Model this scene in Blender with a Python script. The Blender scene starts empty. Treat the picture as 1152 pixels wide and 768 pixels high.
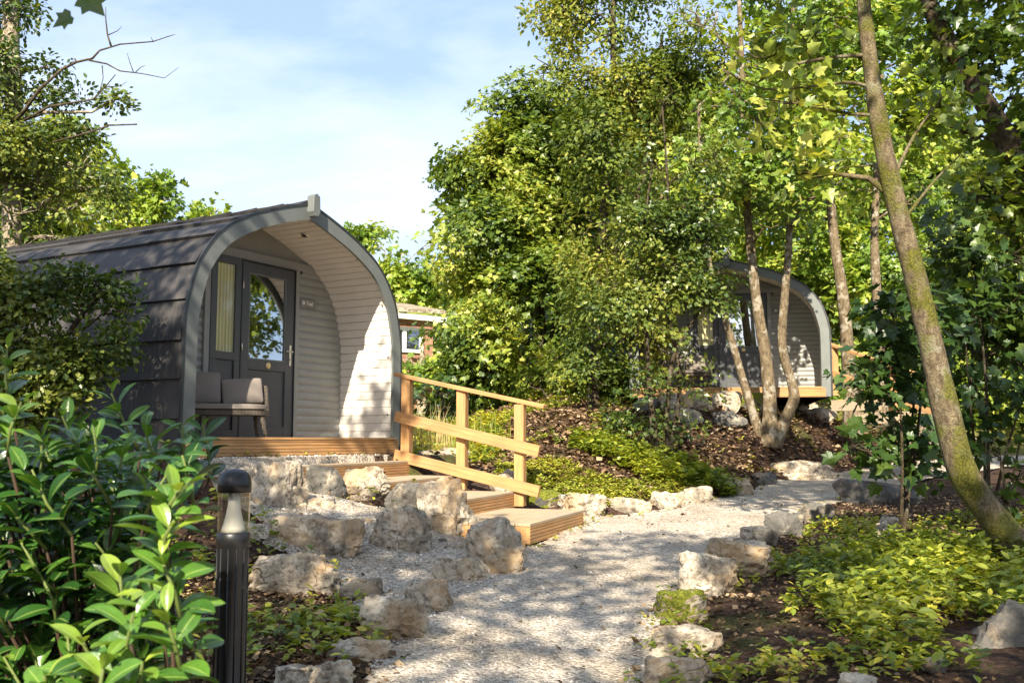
import bpy, bmesh, math, random
import numpy as np
from mathutils import Vector, Matrix, noise
from mathutils.geometry import delaunay_2d_cdt
R = math.radians
rng = np.random.default_rng(7)
random.seed(7)
SC = bpy.context.scene
COL = SC.collection

# ------------------------------------------------------------------ camera model (photo 1152x768, eye at the world origin)
F = 1096.0
TH = math.atan(110 / F)
CT, ST = math.cos(TH), math.sin(TH)
def ray(px, py):
    x = (px - 576) / F; y = (384 - py) / F
    return (x, CT - y * ST, ST + y * CT)
def at(px, py, Y):
    d = ray(px, py); k = Y / d[1]
    return (d[0] * k, Y, d[2] * k)

# ------------------------------------------------------------------ object helpers
def tag(o, label=None, cat=None, group=None, kind=None):
    if label: o['label'] = label
    if cat: o['category'] = cat
    if group: o['group'] = group
    if kind: o['kind'] = kind
    return o
def empty(name, loc, rz=0.0, label=None, cat=None, group=None):
    o = bpy.data.objects.new(name, None); COL.objects.link(o)
    o.location = loc; o.rotation_euler = (0, 0, rz); o.empty_display_size = .1
    return tag(o, label, cat, group)
def link_mesh(name, me, mat, parent=None, matrix=None):
    o = bpy.data.objects.new(name, me); COL.objects.link(o)
    if mat is not None:
        for m in (mat if isinstance(mat, (list, tuple)) else [mat]): me.materials.append(m)
    if parent is not None: o.parent = parent
    if matrix is not None: o.matrix_local = matrix
    return o
def copy_tree(o, parent=None):
    c = o.copy(); COL.objects.link(c); c.parent = parent
    for ch in [x for x in SC.objects if x.parent == o]: copy_tree(ch, c)
    return c

class MB:
    def __init__(s): s.v = []; s.f = []; s.mi = []; s.cur = 0; s.sm = []
    def add(s, vs, fs, smooth=False):
        b = len(s.v); s.v += [tuple(p) for p in vs]
        for f in fs: s.f.append(tuple(i + b for i in f)); s.mi.append(s.cur); s.sm.append(smooth)
    def box(s, lo, hi, M=None):
        x0, y0, z0 = lo; x1, y1, z1 = hi
        vs = [(x0,y0,z0),(x1,y0,z0),(x1,y1,z0),(x0,y1,z0),(x0,y0,z1),(x1,y0,z1),(x1,y1,z1),(x0,y1,z1)]
        if M is not None: vs = [tuple(M @ Vector(p)) for p in vs]
        s.add(vs, [(0,3,2,1),(4,5,6,7),(0,1,5,4),(1,2,6,5),(2,3,7,6),(3,0,4,7)])
    def tube(s, pts, rad, n=6, caps=True):
        pts = [Vector(p) for p in pts]; k = len(pts)
        rings = []; prev = None
        for i, p in enumerate(pts):
            t = (pts[min(i+1,k-1)] - pts[max(i-1,0)])
            t = t.normalized() if t.length > 1e-9 else Vector((0,0,1))
            if prev is None:
                a = Vector((1,0,0)) if abs(t.x) < .8 else Vector((0,1,0))
                x = t.cross(a).normalized()
            else:
                x = (prev - t * prev.dot(t))
                x = x.normalized() if x.length > 1e-6 else t.orthogonal().normalized()
            prev = x; y = t.cross(x); r = rad[i] if hasattr(rad, '__len__') else rad
            rings.append([p + (x * math.cos(2*math.pi*j/n) + y * math.sin(2*math.pi*j/n)) * r for j in range(n)])
        vs = [q for rg in rings for q in rg]; fs = []
        for i in range(k-1):
            for j in range(n):
                fs.append((i*n+j, i*n+(j+1)%n, (i+1)*n+(j+1)%n, (i+1)*n+j))
        if caps: fs += [tuple(range(n))[::-1], tuple((k-1)*n+j for j in range(n))]
        s.add(vs, fs, True)
    def lathe(s, prof, n=24, M=None):
        vs = []; fs = []
        for r, z in prof:
            for j in range(n): vs.append((r*math.cos(2*math.pi*j/n), r*math.sin(2*math.pi*j/n), z))
        k = len(prof)
        for i in range(k-1):
            for j in range(n): fs.append((i*n+j, i*n+(j+1)%n, (i+1)*n+(j+1)%n, (i+1)*n+j))
        fs += [tuple(range(n))[::-1], tuple((k-1)*n+j for j in range(n))]
        if M is not None: vs = [tuple(M @ Vector(p)) for p in vs]
        s.add(vs, fs, True)
    def sweep(s, prof, y0, y1, closed=False, flip=False):
        """profile in (x,z), swept along y"""
        k = len(prof); vs = [(x, y0, z) for x, z in prof] + [(x, y1, z) for x, z in prof]
        fs = []
        for i in range(k if closed else k-1):
            j = (i+1) % k
            fs.append((i, j, k+j, k+i) if not flip else (i, k+i, k+j, j))
        s.add(vs, fs)
    def build(s, name, mat, parent=None, matrix=None, base=None, bevel=0):
        me = bpy.data.meshes.new(name)
        vs = s.v if base is None else [(p[0]-base[0], p[1]-base[1], p[2]-base[2]) for p in s.v]
        me.from_pydata(vs, [], s.f); me.polygons.foreach_set('use_smooth', s.sm)
        me.polygons.foreach_set('material_index', s.mi); me.update()
        o = link_mesh(name, me, mat, parent, matrix)
        if bevel:
            m = o.modifiers.new('b', 'BEVEL'); m.width = bevel; m.segments = 2; m.limit_method = 'ANGLE'; m.angle_limit = R(40)
        return o

def np_mesh(name, V, Fc, mat, parent=None, attr=None, smooth=False):
    """V (n,3), Fc (m,k) index array, attr per vertex float called rnd"""
    me = bpy.data.meshes.new(name); n, (m, k) = len(V), Fc.shape
    me.vertices.add(n); me.vertices.foreach_set('co', np.ascontiguousarray(V, np.float32).ravel())
    me.loops.add(m*k); me.loops.foreach_set('vertex_index', np.ascontiguousarray(Fc, np.int32).ravel())
    me.polygons.add(m); me.polygons.foreach_set('loop_start', np.arange(0, m*k, k, dtype=np.int32))
    try: me.polygons.foreach_set('loop_total', np.full(m, k, np.int32))
    except Exception: pass
    me.polygons.foreach_set('use_smooth', np.full(m, smooth))
    me.update(calc_edges=True)
    if attr is not None:
        a = me.attributes.new('rnd', 'FLOAT', 'POINT'); a.data.foreach_set('value', np.ascontiguousarray(attr, np.float32))
    return link_mesh(name, me, mat, parent)

# ------------------------------------------------------------------ materials
def newmat(name):
    m = bpy.data.materials.new(name); m.use_nodes = True
    nt = m.node_tree; nt.nodes.clear()
    out = nt.nodes.new('ShaderNodeOutputMaterial')
    return m, nt, out
class NT:
    def __init__(s, nt): s.nt = nt
    def n(s, typ, **kw):
        nd = s.nt.nodes.new('ShaderNode' + typ)
        for k, v in kw.items():
            if k in nd.inputs: nd.inputs[k].default_value = v
            else: setattr(nd, k, v)
        return nd
    def l(s, a, b): s.nt.links.new(a, b)
    def coord(s, scale=(1,1,1), kind='Object'):
        t = s.n('TexCoord'); m = s.n('Mapping'); m.inputs['Scale'].default_value = scale
        s.l(t.outputs[kind], m.inputs[0]); return m.outputs[0]
    def noise(s, co, scale, detail=4, rough=.55, dist=0):
        t = s.n('TexNoise'); t.inputs['Scale'].default_value = scale; t.inputs['Detail'].default_value = detail
        t.inputs['Roughness'].default_value = rough; t.inputs['Distortion'].default_value = dist; s.l(co, t.inputs['Vector']); return t.outputs[0]
    def ramp(s, fac, stops):
        r = s.n('ValToRGB'); e = r.color_ramp.elements
        while len(e) < len(stops): e.new(.5)
        for i, (p, c) in enumerate(stops):
            e[i].position = p; e[i].color = (c[0], c[1], c[2], 1) if hasattr(c, '__len__') else (c, c, c, 1)
        s.l(fac, r.inputs[0]); return r.outputs[0]
    def mix(s, fac, a, b, mode='MIX'):
        m = s.n('Mix'); m.data_type = 'RGBA'; m.blend_type = mode
        if isinstance(fac, (int, float)): m.inputs[0].default_value = fac
        else: s.l(fac, m.inputs[0])
        for i, v in ((6, a), (7, b)):
            if isinstance(v, (tuple, list)): m.inputs[i].default_value = (v[0], v[1], v[2], 1)
            else: s.l(v, m.inputs[i])
        return m.outputs[2]
    def math(s, op, a, b=None, c=None):
        m = s.n('Math'); m.operation = op
        for i, v in enumerate((a, b, c)):
            if v is None: continue
            if isinstance(v, (int, float)): m.inputs[i].default_value = v
            else: s.l(v, m.inputs[i])
        return m.outputs[0]
    def bump(s, h, strength=.5, dist=.02, normal=None):
        b = s.n('Bump'); b.inputs['Strength'].default_value = strength; b.inputs['Distance'].default_value = dist
        s.l(h, b.inputs['Height'])
        if normal is not None: s.l(normal, b.inputs['Normal'])
        return b.outputs[0]
    def bsdf(s, col, rough=.7, normal=None, spec=.3, metal=0):
        p = s.n('BsdfPrincipled')
        if isinstance(col, (tuple, list)): p.inputs['Base Color'].default_value = (col[0], col[1], col[2], 1)
        else: s.l(col, p.inputs['Base Color'])
        if isinstance(rough, (int, float)): p.inputs['Roughness'].default_value = rough
        else: s.l(rough, p.inputs['Roughness'])
        p.inputs['Specular IOR Level'].default_value = spec; p.inputs['Metallic'].default_value = metal
        if normal is not None: s.l(normal, p.inputs['Normal'])
        return p.outputs[0]

def mat_leaf(name, cols, trans=.35, rough=.38, spec=.5, veins=False):
    m, nt, out = newmat(name); t = NT(nt)
    a = t.n('Attribute'); a.attribute_name = 'rnd'
    c = t.ramp(a.outputs['Fac'], [(i/(len(cols)-1), k) for i, k in enumerate(cols)])
    nrm = None
    if veins:
        co = t.coord()
        nrm = t.bump(t.noise(co, 60, 2), .3, .004)
        rb_ = t.n('Attribute'); rb_.attribute_name = 'rib'
        c = t.mix(t.ramp(t.noise(co, 28, 5), [(.45, 0), (.7, .5)]), c, t.mix(1.0, c, (.45,.55,.5), 'MULTIPLY'))
        c = t.mix(t.ramp(rb_.outputs['Fac'], [(.72, 0), (.95, .55)]), c, (.30,.40,.10))
        c = t.mix(t.ramp(t.noise(co, 42, 3), [(.70, 0), (.74, .8)]), c, (.16,.10,.03))
    b = t.bsdf(c, rough, nrm, spec)
    tr = t.n('BsdfTranslucent')
    cc = t.mix(1.0, c, (1.55, 1.45, .55), 'MULTIPLY'); t.l(cc, tr.inputs['Color'])
    mx = t.n('MixShader'); mx.inputs[0].default_value = trans; t.l(b, mx.inputs[1]); t.l(tr.outputs[0], mx.inputs[2])
    t.l(mx.outputs[0], out.inputs[0]); return m
def mat_simple(name, col, rough=.6, spec=.4, metal=0, var=.12, vscale=9, bump=0, bscale=80):
    m, nt, out = newmat(name); t = NT(nt); co = t.coord()
    n = t.noise(co, vscale, 4)
    c = t.mix(t.ramp(n, [(.3, 0), (.7, 1)]), tuple(x*(1-var) for x in col), tuple(min(1, x*(1+var)) for x in col))
    nr = t.bump(t.noise(co, bscale, 3), bump, .004) if bump else None
    t.l(t.bsdf(c, rough, nr, spec, metal), out.inputs[0]); return m
def mat_gravel():
    m, nt, out = newmat('gravel'); t = NT(nt); co = t.coord()
    v = t.n('TexVoronoi'); v.inputs['Scale'].default_value = 75; t.l(co, v.inputs['Vector'])
    v2 = t.n('TexVoronoi'); v2.inputs['Scale'].default_value = 38; t.l(co, v2.inputs['Vector'])
    sp = t.n('SeparateColor'); t.l(v.outputs['Color'], sp.inputs[0])
    sp2 = t.n('SeparateColor'); t.l(v2.outputs['Color'], sp2.inputs[0])
    c1 = t.ramp(sp.outputs[0], [(0, (.10,.09,.08)), (.22, (.30,.27,.235)), (.6, (.54,.49,.43)), (1, (.84,.78,.70))])
    c2 = t.ramp(sp2.outputs[0], [(0, (.20,.18,.16)), (.5, (.47,.43,.38)), (1, (.72,.68,.62))])
    c = t.mix(.35, c1, c2)
    big = t.noise(co, 1.6, 5)
    c = t.mix(1.0, c, (.90,.855,.785), 'MULTIPLY')
    c = t.mix(t.ramp(big, [(.42, 0), (.62, 1)]), c, t.mix(1.0, c, (.80,.77,.72), 'MULTIPLY'))
    c = t.mix(t.ramp(t.noise(co, 4.5, 6, .7), [(.60, 0), (.72, .55)]), c, (.20,.16,.12))
    h = t.math('ADD', t.math('MULTIPLY', v.outputs['Distance'], -1.0), t.math('MULTIPLY', v2.outputs['Distance'], -.8))
    t.l(t.bsdf(c, .95, t.bump(h, .9, .012), .15), out.inputs[0]); return m
def mat_soil():
    m, nt, out = newmat('soil'); t = NT(nt); co = t.coord()
    n = t.noise(co, 22, 6, .7); n2 = t.noise(co, 1.1, 5)
    c = t.ramp(n, [(.3, (.015,.009,.007)), (.5, (.048,.028,.019)), (.7, (.14,.085,.055))])
    g = t.ramp(t.noise(co, 60, 3), [(.4, (.045,.06,.012)), (.65, (.12,.15,.03))])
    # far ground turns to rough grass
    s = t.n('SeparateXYZ'); t.l(co, s.inputs[0])
    far = t.math('MULTIPLY', t.math('SUBTRACT', s.outputs[1], 19.0), .2)
    far = t.math('MINIMUM', t.math('MAXIMUM', far, 0.0), 1.0)
    c = t.mix(t.ramp(n2, [(.58, 0), (.68, .6)]), c, g)
    gr = t.ramp(t.noise(co, .35, 8, .7), [(.35, (.10,.13,.022)), (.55, (.24,.25,.055)), (.75, (.34,.32,.12))])
    c = t.mix(far, c, gr)
    t.l(t.bsdf(c, .95, t.bump(n, .9, .03), .15), out.inputs[0]); return m
def mat_rock(name, moss=0.0, dark=0.0, warm=0.0):
    m, nt, out = newmat(name); t = NT(nt); co = t.coord()
    oi = t.n('ObjectInfo'); ad = t.n('VectorMath'); ad.operation = 'ADD'; t.l(co, ad.inputs[0])
    sc = t.n('VectorMath'); sc.operation = 'SCALE'; sc.inputs['Scale'].default_value = 37.0
    cb = t.n('CombineXYZ'); t.l(oi.outputs['Random'], cb.inputs[0]); t.l(oi.outputs['Random'], cb.inputs[1])
    t.l(cb.outputs[0], sc.inputs[0]); t.l(sc.outputs[0], ad.inputs[1]); co = ad.outputs[0]
    n1 = t.noise(co, 5, 8, .65, .4); n2 = t.noise(co, 22, 8, .7); n3 = t.noise(co, 2.3, 4, .6, .6)
    c = t.ramp(n1, [(.30, (.11,.09,.07)), (.43, (.29,.245,.185)), (.55, (.49,.42,.32)), (.70, (.69,.61,.49))])
    c = t.mix(t.ramp(n2, [(.38, .85), (.52, 0)]), c, (.10,.08,.06))
    c = t.mix(t.ramp(n3, [(.50, 0), (.64, .65+warm*.3)]), c, t.mix(n2, (.40,.25,.12), (.55,.40,.24)))
    v = t.n('TexVoronoi'); v.feature = 'DISTANCE_TO_EDGE'; v.inputs['Scale'].default_value = 2.4
    wn = t.n('TexNoise'); wn.inputs['Scale'].default_value = 4; t.l(co, wn.inputs['Vector'])
    wv = t.n('VectorMath'); wv.operation = 'ADD'; t.l(co, wv.inputs[0])
    ws = t.n('VectorMath'); ws.operation = 'SCALE'; ws.inputs['Scale'].default_value = .5; t.l(wn.outputs['Color'], ws.inputs[0]); t.l(ws.outputs[0], wv.inputs[1])
    t.l(wv.outputs[0], v.inputs['Vector'])
    crack = t.ramp(v.outputs['Distance'], [(0, 1), (.016, 0)])
    cm = t.math('MULTIPLY', crack, t.ramp(t.noise(co, 3.1, 3), [(.52, 0), (.62, .7)]))
    c = t.mix(cm, c, (.10,.08,.06))
    if dark: c = t.mix(t.ramp(t.noise(co, 6, 6), [(.5-dark*.25, 0), (.62-dark*.2, .85)]), c, (.085,.085,.08))
    if moss:
        g = t.n('NewGeometry'); s = t.n('SeparateXYZ'); t.l(g.outputs['Normal'], s.inputs[0])
        mm = t.math('ADD', s.outputs[2], t.math('MULTIPLY', t.noise(co, 9, 5), 1.6))
        mo = t.ramp(t.noise(co, 70, 3), [(.35, (.05,.065,.008)), (.6, (.17,.18,.02)), (.8, (.30,.27,.04))])
        c = t.mix(t.ramp(mm, [(max(0, .95-moss*.8), 0), (min(1, 1.05-moss*.7), 1)]), c, mo)
    h = t.math('ADD', n2, t.math('MULTIPLY', cm, -1.2)); h = t.math('ADD', h, t.math('MULTIPLY', t.noise(co, 70, 4), .35))
    t.l(t.bsdf(c, .9, t.bump(h, .75, .03), .2), out.inputs[0]); return m
def mat_wood(name, base=(.45,.225,.072), dark=(.25,.115,.035), grey=0.0, axis=0):
    m, nt, out = newmat(name); t = NT(nt)
    sc = [26, 26, 26]; sc[axis] = 1.3
    co = t.coord(tuple(sc)); co1 = t.coord()
    oi = t.n('ObjectInfo')
    n = t.noise(co, 1.2, 5, .6, .8)
    c = t.ramp(n, [(.3, dark), (.5, base), (.75, tuple(min(1, x*1.35) for x in base))])
    c = t.mix(t.ramp(t.noise(co1, 2.6, 3), [(.4, 0), (.65, .55)]), c, tuple(x*.62 for x in base))
    kn = t.n('TexVoronoi'); kn.inputs['Scale'].default_value = 2.7; s2 = [1, 1, 1]; s2[axis] = .55
    t.l(t.coord(tuple(s2)), kn.inputs['Vector']); c = t.mix(t.ramp(kn.outputs['Distance'], [(.03, .8), (.075, 0)]), c, (.13,.06,.02))
    if grey: c = t.mix(t.ramp(t.noise(co1, 3.5, 5), [(.3, grey*.5), (.6, grey)]), c, (.36,.31,.24))
    t.l(t.bsdf(c, .7, t.bump(n, .35, .004), .25), out.inputs[0]); return m
def mat_bark(name, base=(.26,.19,.11), lich=(.46,.42,.33), moss=0.0, dark=(.09,.065,.04)):
    m, nt, out = newmat(name); t = NT(nt); co = t.coord((1,1,.45)); c1 = t.coord()
    n = t.noise(co, 26, 7, .7); n2 = t.noise(c1, 7, 5)
    c = t.ramp(n, [(.36, dark), (.5, base), (.66, tuple(x*1.5 for x in base))])
    c = t.mix(t.ramp(t.noise(c1, 75, 4, .7), [(.44, 0), (.60, .55)]), c, tuple(x*.35 for x in base))
    c = t.mix(t.ramp(n2, [(.54, 0), (.60, .75)]), c, lich)
    c = t.mix(t.ramp(t.noise(c1, 16, 4), [(.60, 0), (.66, .8)]), c, dark)
    if moss:
        g = t.ramp(t.noise(c1, 60, 3), [(.35, (.055,.06,.01)), (.6, (.15,.145,.02)), (.8, (.26,.23,.04))])
        gm = t.ramp(t.noise(c1, 3.5, 5), [(.62-moss*.45, 0), (.70-moss*.40, .9)])
        c = t.mix(gm, c, g)
    t.l(t.bsdf(c, .9, t.bump(t.math('ADD', n, t.noise(c1, 75, 4, .7)), 1.0, .022), .12), out.inputs[0]); return m

M = {}
M['gravel'] = mat_gravel(); M['soil'] = mat_soil()
M['rock'] = mat_rock('limestone'); M['rock_warm'] = mat_rock('limestone_brown', warm=.8); M['rock_dark'] = mat_rock('limestone_lichen', dark=.8)
M['rock_moss'] = mat_rock('limestone_moss', moss=.50); M['rock_halfmoss'] = mat_rock('limestone_some_moss', moss=.45, dark=.3)
M['pine'] = mat_wood('pine_timber', grey=.18); M['pine_v'] = mat_wood('pine_timber_upright', grey=.18, axis=2)
M['deckwood'] = mat_wood('deck_timber', (.46,.235,.075), (.25,.12,.035), grey=.22)
M['decktop'] = mat_wood('deck_timber_weathered', (.42,.28,.13), (.26,.15,.06), grey=.75)
M['bark'] = mat_bark('bark_tan', (.215,.165,.10), (.40,.36,.28)); M['bark_moss'] = mat_bark('bark_mossy', (.21,.165,.10), (.38,.35,.28), moss=.34)
M['bark_dark'] = mat_bark('bark_dark', (.085,.065,.04), (.16,.14,.10), dark=(.03,.022,.015))
M['bark_pale'] = mat_bark('bark_pale', (.34,.28,.19), (.52,.48,.38))
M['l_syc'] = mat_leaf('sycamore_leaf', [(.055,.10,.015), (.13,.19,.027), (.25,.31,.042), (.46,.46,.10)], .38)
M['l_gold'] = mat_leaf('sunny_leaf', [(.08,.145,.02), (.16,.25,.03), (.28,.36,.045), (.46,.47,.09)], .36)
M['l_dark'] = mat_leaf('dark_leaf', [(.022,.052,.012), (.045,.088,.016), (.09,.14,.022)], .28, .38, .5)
M['l_olive'] = mat_leaf('olive_leaf', [(.05,.085,.016), (.12,.165,.026), (.22,.26,.04), (.38,.35,.08)], .38, .5, .25)
M['l_haw'] = mat_leaf('hawthorn_leaf', [(.035,.068,.014), (.075,.12,.02), (.15,.19,.03), (.26,.27,.05)], .3)
M['l_laurel'] = mat_leaf('laurel_leaf', [(.010,.040,.010), (.026,.085,.014), (.085,.19,.022), (.28,.36,.045)], .28, .31, .55, veins=True)
M['l_ground'] = mat_leaf('ground_leaf', [(.09,.15,.02), (.22,.28,.03), (.42,.41,.05), (.60,.50,.08)], .38)
M['l_green'] = mat_leaf('ground_leaf_green', [(.07,.12,.018), (.17,.22,.028), (.31,.35,.04), (.44,.44,.06)], .36)
M['sedum'] = mat_leaf('sedum_leaf', [(.14,.19,.02), (.30,.32,.035), (.45,.40,.05)], .25, .6)
M['litter'] = mat_leaf('dead_leaf', [(.035,.02,.012), (.10,.06,.032), (.22,.14,.075), (.42,.31,.19)], .08, .8, .15)
M['dry'] = mat_leaf('dry_grass', [(.32,.24,.09), (.48,.37,.16), (.62,.50,.25)], .3, .7)
M['paint'] = mat_simple('grey_green_paint', (.135,.145,.135), .5, .4, var=.10, vscale=5, bump=.1)
M['slat'] = mat_simple('olive_grey_slat_paint', (.25,.25,.23), .5, .4, var=.08, vscale=4, bump=.08)
M['lining'] = mat_simple('cream_lining_paint', (.67,.635,.58), .55, .35, var=.05, vscale=3)
M['trimdark'] = mat_simple('dark_trim', (.025,.028,.030), .45, .5)
M['door'] = mat_simple('charcoal_door_paint', (.060,.062,.066), .42, .5, var=.08)
M['cushion'] = mat_simple('taupe_cushion_fabric', (.20,.172,.15), .95, .1, var=.06, bump=.4, bscale=260)
M['metal'] = mat_simple('satin_metal', (.62,.60,.56), .3, .5, metal=1, var=.05)
M['brass'] = mat_simple('brass', (.62,.50,.25), .35, .5, metal=.9, var=.05)
M['black'] = mat_simple('black_coated_metal', (.012,.012,.013), .38, .5, var=.2)
M['white'] = mat_simple('white_plastic', (.78,.78,.75), .4, .4, var=.03)
M['slate'] = mat_simple('dark_cover', (.045,.047,.052), .7, .3, var=.25, bump=.3)
M['sign'] = mat_simple('grey_plaque', (.20,.19,.165), .4, .4, var=.04)
M['concrete'] = mat_simple('pod_base', (.10,.095,.085), .9, .1, var=.2)
M['stem'] = mat_simple('red_brown_stem', (.045,.028,.016), .7, .2)
M['gstem'] = mat_simple('green_stem', (.10,.13,.03), .6, .3)
def mat_shingle():
    m, nt, out = newmat('roof_shake'); t = NT(nt)
    co = t.coord((1,1,1)); st = t.coord((2.5,48,2.5))
    a = t.n('Attribute'); a.attribute_name = 'rnd'
    n = t.noise(st, 1.3, 5, .6)
    c = t.ramp(n, [(.3, (.008,.0075,.007)), (.55, (.019,.0175,.016)), (.8, (.052,.046,.041))])
    c = t.mix(t.math('MULTIPLY', a.outputs['Fac'], .3), c, (.09,.08,.078))
    c = t.mix(t.ramp(t.noise(co, 2.2, 5), [(.52, 0), (.68, .3)]), c, (.11,.098,.088))
    t.l(t.bsdf(c, .62, t.bump(n, .8, .012), .4), out.inputs[0]); return m
M['shingle'] = mat_shingle()
def mat_rattan():
    m, nt, out = newmat('woven_rattan'); t = NT(nt); co = t.coord()
    w1 = t.n('TexWave'); w1.inputs['Scale'].default_value = 22; w1.inputs['Distortion'].default_value = 1.0; w1.bands_direction = 'X'; t.l(co, w1.inputs['Vector'])
    w2 = t.n('TexWave'); w2.inputs['Scale'].default_value = 22; w2.inputs['Distortion'].default_value = 1.0; w2.bands_direction = 'Z'; t.l(co, w2.inputs['Vector'])
    h = t.math('MULTIPLY', w1.outputs[1], w2.outputs[1])
    c = t.ramp(h, [(0, (.03,.024,.018)), (.4, (.13,.105,.08)), (1, (.36,.30,.23))])
    t.l(t.bsdf(c, .6, t.bump(h, .8, .01), .3), out.inputs[0]); return m
M['rattan'] = mat_rattan()
def mat_glass_mirror(name, tint=(.012,.014,.013), gl=.62):
    m, nt, out = newmat(name); t = NT(nt)
    b = t.bsdf(tint, .05, None, .5)
    g = t.n('BsdfGlossy'); g.inputs['Roughness'].default_value = .015; g.inputs['Color'].default_value = (.92,.95,.97,1)
    mx = t.n('MixShader'); mx.inputs[0].default_value = gl; t.l(b, mx.inputs[1]); t.l(g.outputs[0], mx.inputs[2]); t.l(mx.outputs[0], out.inputs[0]); return m
M['glass'] = mat_glass_mirror('dark_window_glass')
M['houseglass'] = mat_glass_mirror('house_window_glass', (.03,.035,.045), .25)
def mat_clear(name, col=(.93,.9,.82), gl=.12):
    m, nt, out = newmat(name); t = NT(nt)
    tr = t.n('BsdfTransparent'); tr.inputs[0].default_value = (*col, 1)
    g = t.n('BsdfGlossy'); g.inputs['Roughness'].default_value = .06
    fr = t.n('LayerWeight'); fr.inputs[0].default_value = .35
    mx = t.n('MixShader'); t.l(t.math('ADD', t.math('MULTIPLY', fr.outputs[1], .6), gl), mx.inputs[0])
    t.l(tr.outputs[0], mx.inputs[1]); t.l(g.outputs[0], mx.inputs[2]); t.l(mx.outputs[0], out.inputs[0]); return m
M['clear'] = mat_clear('clear_lens'); M['winglass'] = mat_clear('side_window_glass', (.92,.92,.88), .03)
def mat_curtain():
    m, nt, out = newmat('curtain'); t = NT(nt); co = t.coord((30,1,.3))
    n = t.noise(co, 1.5, 1)
    t.l(t.bsdf(t.ramp(n, [(.3, (.70,.64,.36)), (.7, (.85,.80,.56))]), .9), out.inputs[0]); return m
M['curtain'] = mat_curtain()
def mat_brick():
    m, nt, out = newmat('brick_wall'); t = NT(nt)
    b = t.n('TexBrick'); b.inputs['Scale'].default_value = 2.2; b.inputs['Color1'].default_value = (.26,.12,.075,1); b.inputs['Color2'].default_value = (.40,.21,.13,1)
    b.inputs['Mortar'].default_value = (.33,.28,.23,1); b.inputs['Mortar Size'].default_value = .012
    co = t.n('TexCoord'); mp = t.n('Mapping'); mp.inputs['Rotation'].default_value = (R(90), 0, 0); t.l(co.outputs['Object'], mp.inputs[0]); t.l(mp.outputs[0], b.inputs['Vector'])
    t.l(t.bsdf(b.outputs[0], .9, t.bump(b.outputs[1], -.4, .01), .2), out.inputs[0]); return m
M['brick'] = mat_brick()

# ------------------------------------------------------------------ the lie of the land
PU = (math.sin(R(29.3)), math.cos(R(29.3))); PN = (PU[1], -PU[0])      # pod: along its front, and outward
PL = (-.3385 * 9, 9.0)                                                  # left foot of the front arch
SA = np.array([.33, .944]); SB = np.array([.944, -.33]); SO = np.array([.74, 10.25])  # steps: back direction, down direction, lowest front right corner
def plane0(px, py):
    k = (py - 494) / F + .05; Y = 1.39 / k
    d = ray(px, py); return (d[0] / d[1] * Y, Y)
EDGE_PX = [(652, 582), (690, 579), (740, 574), (765, 567), (800, 562), (845, 553), (872, 542), (945, 532), (1010, 521), (1150, 512), (1500, 500)]
EDGE = [(-9.0, 18.0), (-1.5, 12.6), (.2, 11.2)] + [plane0(*p) for p in EDGE_PX]
def sdist(x, y, poly):
    """signed distance to an open polyline, positive on its left side"""
    best = np.full(np.shape(x), 1e9); sg = np.zeros(np.shape(x))
    for (ax, ay), (bx, by) in zip(poly[:-1], poly[1:]):
        dx, dy = bx-ax, by-ay; L = dx*dx+dy*dy
        t = np.clip(((x-ax)*dx + (y-ay)*dy)/L, 0, 1)
        ex, ey = x-(ax+t*dx), y-(ay+t*dy); d = np.sqrt(ex*ex+ey*ey)
        c = dx*(y-ay) - dy*(x-ax)
        m = d < best; best = np.where(m, d, best); sg = np.where(m, np.sign(c), sg)
    return best*sg
def sstep(t): t = np.clip(t, 0, 1); return t*t*(3-2*t)
def bumpy(x, y, amp=1.0):
    return amp*(.03*np.sin(1.7*x+.8*y)*np.sin(1.3*y-.6*x+1) + .018*np.sin(4.3*x+1.1)*np.sin(3.9*y+.4*x))
def H(x, y):
    x = np.asarray(x, float); y = np.asarray(y, float)
    base = -1.39 + .05*np.minimum(y, 24) + bumpy(x, y, .5)
    D = sdist(x, y, EDGE); Dp = np.clip(D, 0, 5.5)
    w = sstep((x-1.2)/2.6); A = 1.62*(1-w) + 1.22*w; tau = 3.5*(1-w) + 1.75*w
    wl = sstep((1.2-x)/3.0); A = A*(1-wl) + .75*wl
    z = base + A*(1-np.exp(-Dp/tau)) + np.where(D > 0, bumpy(x, y, 1.4), 0)*sstep(Dp)
    # terrace the cabin stands on
    o = (x-PL[0])*PN[0] + (y-PL[1])*PN[1]; s = (x-PL[0])*PU[0] + (y-PL[1])*PU[1]
    d = np.maximum(np.maximum(o-.50, -1.6-s), s-3.9)
    g = .42*(1-sstep(d/.22)) + .58*(1-sstep((d-.15)/1.9))
    z = z*(1-g) + np.maximum(-.19, z*0-.19)*g
    z = z + .12*np.exp(-((x+.95)**2+(y-8.7)**2)/.7)
    q = 1-sstep((np.sqrt(((x-3.95)/1.25)**2+((y-17.6)/1.0)**2)-1.75)/1.5)*1.0; q = q*sstep((D-.15)/1.3); z = z*(1-q)+np.maximum(z, .50)*q
    # dug out below the timber steps
    a = (x-SO[0])*SA[0] + (y-SO[1])*SA[1]; b = (x-SO[0])*SB[0] + (y-SO[1])*SB[1]
    tread = np.where(b > -.82, -.90, np.where(b > -1.58, -.74, np.where(b > -2.2, -.58, -.42)))
    ins = (a > -1.8) & (a < .35) & (b < .02) & (b > -2.5)
    z = np.where(ins, np.minimum(z, tread), z)
    # beds beside the path
    z = z + .10*sstep((x-2.0-(y-8)*.45)/1.5)*sstep((12-y)/3)
    # hillside far behind
    z = z + 13.5*sstep((y-26)/52) * (0.85+.15*np.sin(x*.06+1.0)) + np.where(y > 30, .5*np.sin(x*.31+y*.11), 0)
    return z
def h1(x, y): return float(H(x, y))
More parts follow.
